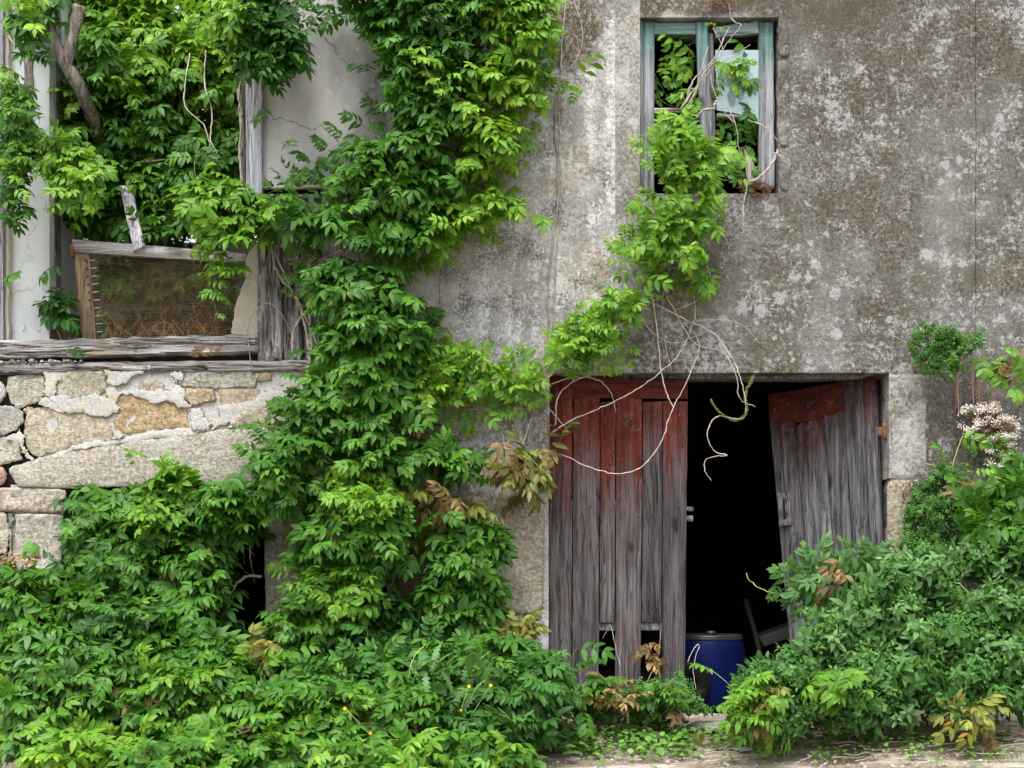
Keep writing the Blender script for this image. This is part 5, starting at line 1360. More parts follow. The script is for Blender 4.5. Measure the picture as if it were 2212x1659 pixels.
gr = multi(
    grow([(0, 1225), (60, 1240), (130, 1245), (220, 1290), (330, 1320), (420, 1340), (520, 1400), (560, 1420), (540, 1480), (300, 1500), (0, 1480)], (-.22, -.55), 230, 'mature', (0, -.7, .0), .25, tone=(0, .9), alt='deep', altp=.2),
    grow([(0, 1390), (90, 1380), (200, 1430), (260, 1490), (240, 1600), (100, 1630), (0, 1640)], (-.6, -.85), 95, 'mature', (0, -.7, .15), .2, tone=(.2, 1), alt='blue', altp=.2),
    grow([(250, 1500), (350, 1440), (480, 1440), (560, 1500), (540, 1600), (500, 1659), (300, 1659), (270, 1600)], (-.65, -.9), 115, 'fresh', (0, -.7, .0), .2, tone=(0, .75), alt='mature', altp=.4),
    grow([(40, 1659), (100, 1610), (180, 1580), (230, 1610), (250, 1659)], (-1.05, -1.15), 50, 'fresh', (0, -.6, .3), .12, tone=(.1, .9), alt='lime', altp=.3),
    grow([(560, 1430), (700, 1420), (850, 1400), (1000, 1390), (1100, 1380), (1160, 1410), (1230, 1450), (1210, 1530), (1100, 1540), (900, 1530), (700, 1540), (560, 1520)], (-.25, -.6), 220, 'deep', (0, -.7, .1), .25, tone=(.1, 1), alt='mature', altp=.4),
    grow([(560, 1520), (620, 1480), (720, 1470), (800, 1490), (820, 1560), (780, 1640), (560, 1659)], (-.7, -.95), 95, 'mature', (0, -.7, .3), .2, tone=(.3, 1), alt='fresh', altp=.3),
    grow([(800, 1500), (920, 1490), (960, 1560), (900, 1640), (820, 1600)], (-.75, -.9), 50, 'mature', (0, -.7, .2), .15, tone=(.1, .9)),
    grow([(230, 1600), (560, 1600), (820, 1600), (1000, 1590), (1160, 1600), (1180, 1650), (1000, 1720), (200, 1720)], (-1.0, -1.2), 150, 'mature', (0, -.7, .25), .15, tone=(.1, 1), alt='fresh', altp=.35, gap=.3),
    grow([(940, 1540), (1100, 1530), (1200, 1540), (1190, 1610), (940, 1620)], (-.6, -.8), 60, 'deep', (0, -.7, .2), .15, tone=(.2, 1), gap=.2),
    grow([(370, 1430), (430, 1410), (520, 1400), (600, 1370), (640, 1390), (560, 1440), (470, 1460), (390, 1450)], (-.55, -.6), 24, 'bronze', (.2, -.6, -.1), .1, tm=WISB, L=(.16, .21), slen=(.1, .25), step=.05, alt='olive', altp=.3),
    grow([(220, 1540), (260, 1500), (320, 1480), (360, 1530), (330, 1570), (240, 1590)], (-.9, -.95), 9, 'bronze', (-.1, -.5, -.3), .05, tm=WISB, L=(.14, .2), slen=(.1, .2), step=.05),
    grow([(740, 1560), (830, 1540), (920, 1560), (930, 1600), (820, 1610), (760, 1600)], (-1.0, -1.05), 12, 'bronze', (.1, -.5, -.2), .05, tm=WISB, L=(.14, .2), slen=(.1, .2), step=.05, alt='olive', altp=.6),
    grow([(500, 1640), (600, 1600), (680, 1640), (680, 1659), (500, 1659)], (-1.1, -1.1), 12, 'olive', (.2, -.5, .1), .05, tm=WISB, slen=(.1, .2), alt='bronze', altp=.5),
    grow([(0, 1200), (60, 1190), (110, 1230), (60, 1260), (0, 1260)], (-.1, -.12), 9, 'bronze', (.1, -.5, .2), .05, tm=WISB, L=(.12, .16), slen=(.1, .2), alt='olive', altp=.5),
    grow([(1060, 1340), (1140, 1320), (1185, 1335), (1150, 1370), (1070, 1390)], (-.14, -.16), 8, 'olive', (.3, -.5, .0), .05, tm=WISB, L=(.12, .16), slen=(.1, .2)),
)
gr = multi(gr,
    *[spray([(x, y, yy), (x + dx * .5, y - 45, yy - .08), (x + dx, y - 80, yy - .10)], pl, (.14, .2)) for x, y, yy, dx, pl in ((40, 1480, -.8, -20, 'mature'), (110, 1500, -.9, 30, 'blue'), (190, 1400, -.6, -30, 'fresh'), (170, 1340, -.5, 20, 'mature'), (300, 1400, -.6, -20, 'fresh'), (430, 1520, -.9, 40, 'fresh'), (330, 1510, -.9, -40, 'fresh'), (480, 1600, -1.0, 30, 'mature'),
       (610, 1560, -.95, -20, 'mature'), (660, 1530, -.9, 20, 'mature'), (720, 1560, -.95, 40, 'fresh'), (760, 1500, -.8, 10, 'deep'), (840, 1480, -.7, -20, 'mature'), (900, 1460, -.6, 30, 'deep'), (1010, 1480, -.6, 20, 'mature'), (1100, 1480, -.55, 20, 'deep'), (1150, 1500, -.6, 40, 'mature'), (860, 1600, -1.0, 20, 'fresh'), (100, 1659, -1.15, 30, 'fresh'), (180, 1659, -1.15, 40, 'lime'), (60, 1650, -1.1, -20, 'fresh'), (540, 1500, -.8, 20, 'fresh'))])
v = plant('wisteria_vine', 'broad wisteria thicket sprawling over the ground along the lower left', 'vine', *gr)
stems(v, [([(90, 1440, -1.0), (130, 1470, -1.02), (190, 1500, -1.0)], .004, .002), ([(480, 1470, -1.0), (560, 1500, -1.02), (680, 1540, -1.0), (780, 1545, -1.0)], .004, .003), ([(560, 1430, -.5), (590, 1370, -.5), (620, 1310, -.48), (640, 1270, -.45)], .006, .003), ([(880, 1470, -1.0), (890, 1430, -1.0), (905, 1405, -1.0), (920, 1390, -1.0)], .0045, .003), ([(760, 1570, -1.1), (850, 1570, -1.12), (950, 1540, -1.1)], .004, .003)], 'greenstem')

# right of the door
rb = multi(
    spray([(1850, 1290, -.5), (1790, 1260, -.55), (1730, 1250, -.58), (1680, 1262, -.56)], 'herb', (.15, .20)), spray([(1830, 1300, -.5), (1770, 1290, -.56), (1720, 1305, -.56)], 'herb', (.14, .18)),
    spray([(1840, 1280, -.5), (1800, 1230, -.55), (1770, 1195, -.55)], 'blue', (.14, .18)), spray([(1850, 1270, -.5), (1850, 1220, -.55), (1840, 1190, -.55)], 'herb', (.14, .18)), spray([(1860, 1280, -.5), (1890, 1230, -.55), (1910, 1205, -.52)], 'herb', (.13, .17)), spray([(1820, 1290, -.52), (1760, 1240, -.6), (1715, 1215, -.58)], 'blue', (.14, .18)),
    grow([(1570, 1540), (1590, 1480), (1650, 1450), (1690, 1490), (1660, 1560), (1600, 1580)], (-.85, -.9), 26, 'fresh', (-.2, -.6, .1), .1, L=(.12, .16), tone=(0, .7), alt='olive', altp=.25),
    grow([(1750, 1480), (1830, 1450), (1870, 1500), (1800, 1560), (1730, 1540)], (-.95, -1.0), 12, 'fresh', (0, -.6, .1), .08, L=(.12, .17), tone=(0, .6)),
    grow([(1600, 1510), (1640, 1500), (1660, 1580), (1620, 1600), (1600, 1560)], (-.95, -.95), 5, 'bronze', (0, -.5, -.3), .05, tm=WISB, L=(.11, .15), slen=(.08, .12)),
    grow([(2000, 1540), (2060, 1510), (2140, 1530), (2120, 1580), (2020, 1570)], (-.95, -1.0), 10, 'bronze', (0, -.5, .1), .05, tm=WISB, L=(.13, .17), slen=(.1, .15), alt='olive', altp=.6),
    grow([(1760, 1240), (1780, 1200), (1830, 1200), (1850, 1290), (1800, 1280)], (-.65, -.65), 4, 'bronze', (0, -.5, -.4), .05, tm=WISB, L=(.12, .14), slen=(.06, .1)),
)
v = plant('wisteria_vine', 'low wisteria sprays reaching across the foot of the ajar right door', 'vine', *rb)
stems(v, [([(1612, 1238, -.3), (1620, 1255, -.35), (1650, 1275, -.45), (1690, 1283, -.5)], .003, .003), ([(1730, 1590, -.95), (1760, 1540, -1.0), (1780, 1490, -1.0), (1795, 1440, -.95)], .005, .003), ([(2010, 1240, -.7), (2080, 1270, -.75), (2140, 1320, -.75), (2190, 1380, -.75)], .005, .003), ([(2170, 1530, -1.0), (2120, 1500, -1.0), (2090, 1450, -1.0)], .005, .003), ([(1980, 1300, -.6), (1990, 1260, -.62), (2020, 1245, -.6)], .003, .002)], 'greenstem')
rw = multi(
    grow([(2010, 800), (2060, 770), (2110, 760), (2130, 830), (2090, 850), (2040, 850)], (-.03, -.04), 3, 'fresh', (-.3, -.4, .2), .04, slen=(.1, .15), step=.05, up=UPF, L=(.13, .17), tone=(0, .6)),
    grow([(1995, 960), (2040, 930), (2110, 930), (2120, 970), (2060, 1000), (2020, 1005)], (-.2, -.2), 4, 'fresh', (-.4, -.4, .2), .04, slen=(.1, .15), step=.05, up=UPF, L=(.13, .17), tone=(0, .6)),
    grow([(2140, 770), (2212, 745), (2260, 760), (2260, 900), (2150, 850)], (-.06, -.08), 10, 'fresh', (0, -.5, 0), .06, slen=(.1, .2), step=.05, up=UPF, L=(.14, .2), tone=(0, .6), alt='bronze', altp=.2),
    grow([(2080, 1110), (2110, 1060), (2212, 1000), (2260, 1000), (2260, 1240), (2150, 1220), (2100, 1180)], (-.2, -.32), 40, 'mature', (-.1, -.5, .05), .1, up=UPF, L=(.18, .25), tone=(.1, .9)),
    grow([(2060, 1040), (2120, 1020), (2150, 1080), (2090, 1110)], (-.15, -.15), 8, 'bronze', (0, -.5, -.2), .05, tm=WISB, L=(.14, .18), slen=(.1, .15)),
    grow([(2030, 1020), (2070, 990), (2085, 1030), (2060, 1060)], (-.25, -.25), 5, 'fresh', (0, -.6, .1), .05, L=(.1, .13)),
)
v = plant('wisteria_vine', 'large leaved wisteria at the right edge around the white flower clump', 'vine', *rw)
stems(v, [([(2050, 1150, -.3), (2052, 1080, -.3), (2060, 1000, -.25), (2080, 940, -.2)], .005, .003), ([(2000, 1000, -.1), (2040, 1015, -.15), (2070, 1030, -.18)], .003, .002)], 'greenstem')

# ------------------------------------------------------------------ small plants
HUP = np.array((0, -.5, .5))
bush = multi(
    grow([(1700, 1400), (1780, 1350), (1800, 1300), (1880, 1240), (1960, 1190), (2080, 1180), (2260, 1170), (2260, 1330), (2000, 1400), (1800, 1440), (1700, 1440)], (-.28, -.62), 300, 'herb', (0, -.45, .85), .2, tm=SPR, L=(.10, .15), slen=(.06, .13), step=.055, spread=.35, bulge=.28, tone=(0, .9), alt='blue', altp=.35, jitter=1.0),
    grow([(1575, 1520), (1610, 1450), (1700, 1400), (1850, 1370), (2000, 1350), (2260, 1300), (2260, 1528), (2000, 1556), (1850, 1576), (1700, 1584), (1600, 1580)], (-.5, -.74), 470, 'herb', (0, -.6, .7), .15, tm=SPR, L=(.10, .15), slen=(.06, .13), step=.055, spread=.4, bulge=.28, tone=(0, .85), alt='blue', altp=.2, jitter=1.0),
)
v = plant('pellitory_bush', 'dense small leaved green bush heaped against the wall right of the door', 'bush', *bush, mat='herb', part='sprig', rest='sprig_mass')
g = grow([(1960, 1090), (1980, 1040), (2040, 1000), (2075, 1030), (2090, 1110), (2070, 1210), (1960, 1220), (1940, 1180)], (-.05, -.25), 230, 'herb', (0, -.5, .8), .12, tm=HRB, L=(.09, .12), slen=(.05, .09), step=.05, spread=.35, tone=(0, .9), jitter=1.0)
plant('pellitory_clump', 'feathery green herb clump growing up the right door jamb', 'herb', *g, mat='herb', part='sprig', rest='sprig_mass')
g = grow([(1965, 730), (1985, 690), (2020, 705), (2060, 700), (2080, 725), (2130, 722), (2125, 745), (2080, 770), (2085, 800), (2040, 815), (1990, 800), (1962, 770)], (-.02, -.05), 120, 'herb', (0, -.6, .2), .08, tm=HRB, L=(.08, .11), slen=(.05, .09), step=.05, spread=.5, tone=(.2, 1), jitter=1.0)
v = plant('pellitory_clump', 'round green herb clump rooted in the wall above the right jamb', 'herb', *g, mat='herb', part='sprig', rest='sprig_mass')
stems(v, [([(2000, 760, -.02), (1960, 740, -.04), (1920, 722, -.05)], .0025, .0015), ([(2010, 770, -.03), (1980, 790, -.05), (1950, 785, -.06)], .0025, .0015), ([(2000, 750, -.03), (1985, 710, -.05), (1975, 690, -.05)], .002, .001), ([(2010, 790, -.04), (2060, 790, -.08), (2120, 765, -.08)], .002, .001)], 'palestem')
g = multi(grow([(1230, 1510), (1300, 1490), (1360, 1485), (1440, 1470), (1470, 1450), (1490, 1490), (1520, 1520), (1545, 1545), (1500, 1550), (1440, 1560), (1350, 1575), (1240, 1570)], (-.10, -.35), 260, 'herb', (0, -.5, .8), .1, tm=HRB, L=(.08, .11), slen=(.05, .09), step=.05, spread=.4, tone=(0, 1), alt='blue', altp=.3, jitter=1.0))
plant('pellitory_clump', 'low blue green herbs along the foot of the planked left door', 'herb', *g, mat='herb', part='sprig', rest='sprig_mass')
g = multi(grow([(1200, 1480), (1290, 1450), (1360, 1470), (1420, 1480), (1490, 1500), (1500, 1540), (1380, 1540), (1220, 1530)], (-.15, -.35), 40, 'mature', (0, -.6, .2), .12, L=(.11, .15), tone=(.2, .9), alt='bronze', altp=.10),
          grow([(1390, 1400), (1430, 1360), (1435, 1450), (1395, 1470)], (.02, .0), 5, 'bronze', (0, -.4, .3), .03, tm=WISB, L=(.09, .12), slen=(.06, .1)),
          grow([(1270, 1470), (1330, 1450), (1310, 1500), (1260, 1500)], (-.02, -.05), 6, 'bronze', (0, -.4, .1), .03, tm=WISB, L=(.1, .13), slen=(.06, .1)))
v = plant('wisteria_vine', 'short wisteria shoots poking through the gaps under the planked left door', 'vine', *g)
stems(v, [([(1400, 1470, .02), (1420, 1420, .0), (1428, 1360, -.01)], .004, .003), ([(1302, 1380, .05), (1318, 1350, -.0), (1330, 1400, -.02), (1340, 1440, -.03)], .002, .002), ([(1485, 1430, .02), (1500, 1400, .0), (1510, 1395, .0), (1498, 1440, -.02), (1503, 1490, -.03)], .003, .002)], 'palestem')

def on_ground(poly, n, tm, L, pal, mat='herb', tilt=.35, lift=0.0, alt=None, altp=0):
    """plants rooted on the ground sheet inside a sheet polygon (marched along the view ray to the ground)"""
    out = []; k = 0
    xs = [p[0] for p in poly]; ys = [p[1] for p in poly]
    for _ in range(n * 20):
        if k >= n: break
        px, py = rng.uniform(min(xs), max(xs)), rng.uniform(min(ys), max(ys))
        if not inpoly(px, py, poly): continue
        hit = None
        for y in np.linspace(-2.6, .2, 57):
            p = P(px, py, y)
            if p.z <= ground_z(p.x, p.y): hit = p; break
        if hit is None: continue
        q = np.array((hit.x, hit.y, ground_z(hit.x, hit.y) + lift))
        k += 1
        d = np.array((rng.normal(0, tilt), -abs(rng.normal(0, tilt)), 1.0)); d /= np.linalg.norm(d)
        pk = alt if alt and rng.random() < altp else pal
        A, B = np.array(PAL[pk][0]), np.array(PAL[pk][1])
        out.append((q, d, rng.normal(0, 1, 3), rng.uniform(*L), A + (B - A) * rng.uniform(0, 1), tm[int(rng.integers(len(tm)))], -q[2]))
    return out

weeds = on_ground([(1150, 1590), (1400, 1570), (1600, 1595), (1900, 1592), (2212, 1562), (2212, 1575), (1900, 1612), (1700, 1620), (1600, 1620), (1400, 1640), (1150, 1630)], 230, RND, (.05, .09), 'ground')
weeds += on_ground([(1200, 1590), (2212, 1590), (2212, 1659), (1200, 1659)], 90, RND, (.04, .07), 'ground')
w = plant('ground_weeds', 'low clover like weeds scattered along the edge of the dirt track', 'weeds', weeds, None, 'herb', 'weed', 'weed_cover')
w['kind'] = 'stuff'

def clump(label, name, cat, base, n, tm, L, pal, spread=.7, mat='herb', part='leaf', h=.0, group=None, tilt=.55):
    x, y = base; z = ground_z(x, y)
    lv = []
    A, B = np.array(PAL[pal][0]), np.array(PAL[pal][1])
    for i in range(n):
        hh = h * rng.uniform(0, 1)
        d = np.array((rng.normal(0, tilt), rng.normal(-.1, tilt), .45 + .5 * (hh / max(h, .01)))); d /= np.linalg.norm(d)
        q = np.array((x + rng.normal(0, spread * .1), y + rng.normal(0, spread * .08), z + hh))
        lv.append((q, d, np.array((d[0] * -.3, -.25, 1.0)) + rng.normal(0, .2, 3), rng.uniform(*L), A + (B - A) * rng.uniform(0, 1), tm[int(rng.integers(len(tm)))], q[1]))
    return plant(name, label, cat, lv, None, mat, part, base=(x, y, z), group=group)

def gpos(px, py):
    for y in np.linspace(-2.6, .2, 141):
        p = P(px, py, y)
        if p.z <= ground_z(p.x, p.y): return p.x, y
    return p.x, -1.0

yel = plain('yellow_petals', (.80, .55, .03), .6, .2)
def flower_head(t, p, r=.009):
    V, F = [], []
    for k in range(9):
        a = 2 * math.pi * k / 9
        V += [p, p + Vector((math.cos(a - .3) * r, -.003, math.sin(a - .3) * r)), p + Vector((math.cos(a + .3) * r, -.003, math.sin(a + .3) * r))]
        F.append((3 * k, 3 * k + 1, 3 * k + 2))
    V += [p + Vector((0, -.005, 0)), p + Vector((r * .4, -.002, 0)), p + Vector((0, -.002, r * .4)), p + Vector((-r * .4, -.002, 0)), p + Vector((0, -.002, -r * .4))]
    b = 27
    F += [(b, b + 1, b + 2), (b, b + 2, b + 3), (b, b + 3, b + 4), (b, b + 4, b + 1)]
    mk('flower', V, F, yel, t)

for (lab, px, py, n, h, fl) in (('tall pale sow thistle with yellow flowers in front of the thicket', 960, 1668, 70, .55, [(1013, 1397 + 85), (995, 1535), (1048, 1540), (1060, 1480)]),
                                ('blue grey sow thistle with lobed leaves near the door foot', 1195, 1630, 34, .22, []),
                                ('broad sow thistle at the bottom edge left of the dirt track', 1090, 1672, 46, .28, [(1100, 1583)]),
                                ('small grey green sow thistle at the bottom centre edge', 870, 1690, 30, .2, [(745, 1530), (800, 1583)])):
    b = gpos(px, py)
    t = clump(lab, 'sow_thistle', 'weed', b, n, JAG, (.10, .19), 'blue', spread=1.0 if h > .4 else .7, h=h, group='sow thistles by the track')
    z0 = ground_z(*b)
    k = (D + b[1] - .05) / D
    for fx, fy in fl:
        p = P(fx, fy, b[1] - .05)
        tube('stalk', [Vector((b[0], b[1], z0)), Vector(((b[0] + p.x) / 2, b[1] - .03, (z0 + p.z) / 2 + .03)), p], .003, .002, M['greenstem'], t, 5)
        flower_head(t, p)
b = gpos(1655, 1648)
clump('bright green upright weed with long blades on the dirt track', 'grass_tuft', 'grass', b, 26, BLD + JAG[:1], (.09, .19), 'fresh', spread=.5, h=.06, part='blade', tilt=.3)
for lab, px, py in (('small grass tuft at the bottom right corner of the track', 2170, 1650), ('small grass tuft beside the pale slab at the threshold', 1500, 1600)):
    clump(lab, 'grass_tuft', 'grass', gpos(px, py), 22, BLD, (.05, .11), 'ground', spread=.8, part='blade', tilt=.4, group='grass tufts')

# white flowered stonecrop clump and navelwort spikes on the right wall
def stonecrop():
    c = P(2130, 940, -.10)
    t = thing('stonecrop_clump', 'clump of tiny white stonecrop flowers on the wall at right', 'flowers', P(2130, 1020, 0))
    poly = [(2062, 895), (2090, 870), (2130, 865), (2175, 880), (2200, 920), (2195, 970), (2170, 1010), (2140, 1005), (2120, 960), (2080, 930)]
    m = NT('white_petals'); m.end(m.mix(m.rng(m.noise(90, 2), .35, .6), (.62, .52, .44), (.85, .83, .78)), .7, None, .2)
    V, T = [], []; Vs, Ts = [], []
    k = 0; st = []
    cen = []
    while len(cen) < 85:
        cc = (rng.uniform(2055, 2205), rng.uniform(860, 1015))
        if inpoly(*cc, poly): cen.append((*cc, rng.uniform(0, .13)))
    while k < 2300:
        ck = cen[int(rng.integers(len(cen)))]
        px, py = ck[0] + rng.normal(0, 5.5), ck[1] + rng.normal(0, 3.2)
        k += 1
        y = -.07 - ck[2] + rng.normal(0, .008)
        p = np.array(P(px, py, y)); r = rng.uniform(.0028, .0055)
        n0 = len(V)
        for q in ((1, 0, 0), (0, 0, 1), (-1, 0, 0), (0, 0, -1), (0, -1, 0), (0, .6, 0)): V.append(p + np.array(q) * r + rng.normal(0, .0015, 3))
        for a, b in ((0, 1), (1, 2), (2, 3), (3, 0)): T += [(n0 + a, n0 + b, n0 + 4), (n0 + b, n0 + a, n0 + 5)]
        if k % 4 == 0: st.append([Vector(p), Vector(P(2130 + (px - 2130) * .5, py + 28, -.03))])
    o = mk('blossom', V, T, m.m, t); o['kind'] = 'stuff'
    Vs, Fs = [], []
    for a, b in st:
        V2, F2 = tube_geo([b, (a + b) / 2 + Vector((0, -.02, .0)), a], .0018, .0012, 3)
        n0 = len(Vs); Vs += V2; Fs += [tuple(q + n0 for q in f) for f in F2]
    o = mk('stalk', Vs, Fs, plain('stonecrop_stalk', (.30, .18, .09), .8), t); o['kind'] = 'stuff'
    g, tw = grow([(2075, 930), (2190, 930), (2195, 1010), (2140, 1040), (2090, 990)], (-.03, -.04), 60, 'ground', (0, -.6, .3), .06, tm=HRB, L=(.05, .07), slen=(.04, .06), step=.05, jitter=1)
    for i, (q, d, u, sz, c2, tp, _) in enumerate(g[:110]):
        R = frame_np(d, u); o = bpy.data.objects.new('sprig', tp.mesh(M['herb'], 'sprig')); COL.objects.link(o); o.parent = t
        m4 = Matrix.Identity(4)
        for r_ in range(3):
            for c_ in range(3): m4[r_][c_] = R[r_, c_] * sz
            m4[r_][3] = q[r_] - t.location[r_]
        o.matrix_basis = m4; o.color = (float(c2[0]), float(c2[1]), float(c2[2]), 1)
stonecrop()
pinkbell = plain('dull_pink_bells', (.50, .35, .28), .7, .2, var=.35, scale=60)
for i, (x, y0, y1, lab) in enumerate(((2068, 790, 900, 'leftmost brownish pink navelwort spike beside the herb clump'), (2100, 775, 880, 'tallest brownish pink navelwort spike above the white flowers'), (2113, 800, 880, 'navelwort spike just right of the tallest one'), (2142, 815, 885, 'rightmost brownish pink navelwort spike above the white flowers'))):
    a, b = P(x, y0, -.08), P(x + 3, y1, -.03)
    V, F = tube_geo([b, (a + b) / 2, a], .004, .002, 5)
    n = 70
    for k in range(n):
        s = k / n; p = b.lerp(a, .15 + .85 * s); an = k * 2.4; r = .016 * (1 - .75 * s) + .003
        c = p + Vector((math.cos(an) * r, math.sin(an) * r, -.004)); q = .0055 * (1 - .5 * s)
        n0 = len(V)
        for d in ((1, 0, .3), (-.5, .87, .3), (-.5, -.87, .3), (0, 0, -1.3)): V.append(c + Vector(d) * q)
        F += [(n0, n0 + 1, n0 + 3), (n0 + 1, n0 + 2, n0 + 3), (n0 + 2, n0, n0 + 3), (n0, n0 + 2, n0 + 1)]
    o = mk('navelwort_spike', V, F, pinkbell, None, org=b); o.location = b
    tag(o, lab, 'flower', 'navelwort spikes')

# rust coloured sedum cushions
def sedum(label, px, py, rx, ry, y, n, cols):
    t0 = P(px, py + ry, y)
    V, F = [], []; C = []
    for k in range(n):
        a = rng.uniform(0, 6.28); r = math.sqrt(rng.uniform(0, 1))
        p = np.array(P(px + rx * r * math.cos(a), py + ry * r * math.sin(a), y - rng.uniform(0, .03))); s = rng.uniform(.007, .013)
        c = np.array(cols[int(rng.integers(len(cols)))]) * rng.uniform(.7, 1.2)
        for j in range(5):
            d = rng.normal(0, 1, 3); d[1] = -abs(d[1]); d /= np.linalg.norm(d); u = np.cross(d, (0.1, .3, 1)); u /= np.linalg.norm(u); w = np.cross(d, u)
            n0 = len(V)
            V += [p, p + d * s * .5 + u * s * .3, p + d * s * .5 - u * s * .3, p + d * s * .5 + w * s * .3, p + d * s]
            F += [(n0, n0 + 1, n0 + 3), (n0, n0 + 3, n0 + 2), (n0 + 1, n0 + 4, n0 + 3), (n0 + 3, n0 + 4, n0 + 2), (n0, n0 + 2, n0 + 1), (n0 + 1, n0 + 2, n0 + 4)]
            C += [c] * 5
    V = np.array(V) - np.array(t0)
    me = np_mesh('sedum_cushion', V, np.array(F), np.array(C), M['herb'])
    o = bpy.data.objects.new('sedum_cushion', me); COL.objects.link(o); o.location = t0
    tag(o, label, 'plant', 'sedum cushions on the facade')
RED = ((.34, .12, .09), (.28, .09, .06), (.20, .20, .05))
sedum('russet sedum cushion on the right end of the window sill', 1632, 408, 38, 18, -.01, 160, RED)
sedum('small russet sedum hanging just right of the window sill cushion', 1688, 424, 14, 8, -.01, 24, RED)
sedum('russet sedum cushion above the window lintel', 1557, 6, 28, 18, -.02, 110, ((.30, .14, .08), (.25, .10, .07), (.22, .2, .09)))
sedum('sparse russet sedum tuft high on the wall right of window', 2125, 60, 42, 22, -.02, 46, ((.36, .16, .12), (.3, .2, .16), (.26, .2, .15)))
sedum('tiny pink sedum dot on the wall right of window', 1784, 163, 5, 4, -.01, 8, RED)
sedum('rusty dry sedum hanging on the right jamb joint', 1962, 1062, 14, 24, -.02, 46, ((.36, .15, .06), (.30, .11, .05)))

def dry_weed(label, roots, n, hgt, y, mat='rust', spread=.5):
    t = thing('dry_weed', label, 'weed', P(roots[0][0], roots[0][1], y), 'dry weeds on the beams')
    A, B = PAL['dry']; Vs, Fs = [], []; Vl, Tl, Cl = [], [], []; nl = 0
    for k in range(n):
        r = roots[int(rng.integers(len(roots)))]
        p = Vector(P(r[0] + rng.normal(0, 12), r[1], y + rng.normal(0, .02)))
        d = Vector((rng.normal(0, spread), rng.normal(-.2, .3), hgt[2] if len(hgt) > 2 else 1.0)).normalized(); L = rng.uniform(hgt[0], hgt[1])
        pts = [p, p + d * L * .5 + Vector((rng.normal(0, .01), 0, 0)), p + d * L + Vector((rng.normal(0, .02), 0, -.02))]
        V, F = tube_geo(pts, .0014, .0008, 3); n0 = len(Vs); Vs += V; Fs += [tuple(q + n0 for q in f) for f in F]
        for j in range(6):
            c = np.array(pts[2].lerp(pts[0], rng.uniform(0, .7))); V2, T2 = leaflet(rng.uniform(.008, .02), .006, .3, .5)
            R = frame_np(rng.normal(0, 1, 3), np.array((0.1, 0, 1.0)))
            Vl.append(V2 @ R.T + c - np.array(t.location)); Tl.append(T2 + nl); nl += len(V2)
            Cl.append(np.tile(np.array(A) + (np.array(B) - np.array(A)) * rng.random(), (len(V2), 1)))
    o = mk('stalk', Vs, Fs, plain('dry_stalk', (.32, .19, .10), .8), t); o['kind'] = 'stuff'
    me = np_mesh('dry_leaf', np.concatenate(Vl), np.concatenate(Tl), np.concatenate(Cl), M['dryleaf'])
    o = bpy.data.objects.new('dry_leaf', me); COL.objects.link(o); o.parent = t; o['kind'] = 'stuff'
dry_weed('orange dry weed tuft hanging over the timber beams', [(430, 772), (455, 768), (415, 770)], 26, (.05, .16), -.08, spread=.6)
dry_weed('brown dry weeds behind the beam in front of the wire mesh', [(300, 728), (350, 726), (400, 724), (450, 722), (270, 728)], 50, (.06, .2), .05)
dry_weed('heap of brown dry weeds at the foot of the white pillar', [(60, 740), (90, 738), (120, 735), (150, 733)], 60, (.05, .16), .15, spread=.9)

# hanging green flower raceme in the doorway
def raceme():
    pts = [P(*p) for p in ((1628, 812, -.02), (1610, 850, -.04), (1612, 890, -.05), (1590, 908, -.05), (1560, 895, -.05), (1540, 872, -.05), (1535, 862, -.05))]
    cp = catmull(pts, 14)
    V, F = tube_geo(cp, .0018, .001, 4)
    for i, p in enumerate(cp):
        for j in range(4):
            d = Vector((rng.normal(), rng.normal(), rng.normal())).normalized(); c = p + d * (.011 - .006 * i / len(cp)); q = .0048 - .0022 * i / len(cp)
            n0 = len(V)
            for e in ((1, 0, .3), (-.5, .87, .3), (-.5, -.87, .3), (0, 0, -1.3)): V.append(c + Vector(e) * q)
            F += [(n0, n0 + 1, n0 + 3), (n0 + 1, n0 + 2, n0 + 3), (n0 + 2, n0, n0 + 3), (n0, n0 + 2, n0 + 1)]
    o = mk('seed_raceme', V, F, plain('green_bud', (.22, .27, .09), .7), None, org=pts[0]); o.location = pts[0]
    tag(o, 'curved green seed stalk hanging from the lintel in the dark doorway', 'plant')
raceme()

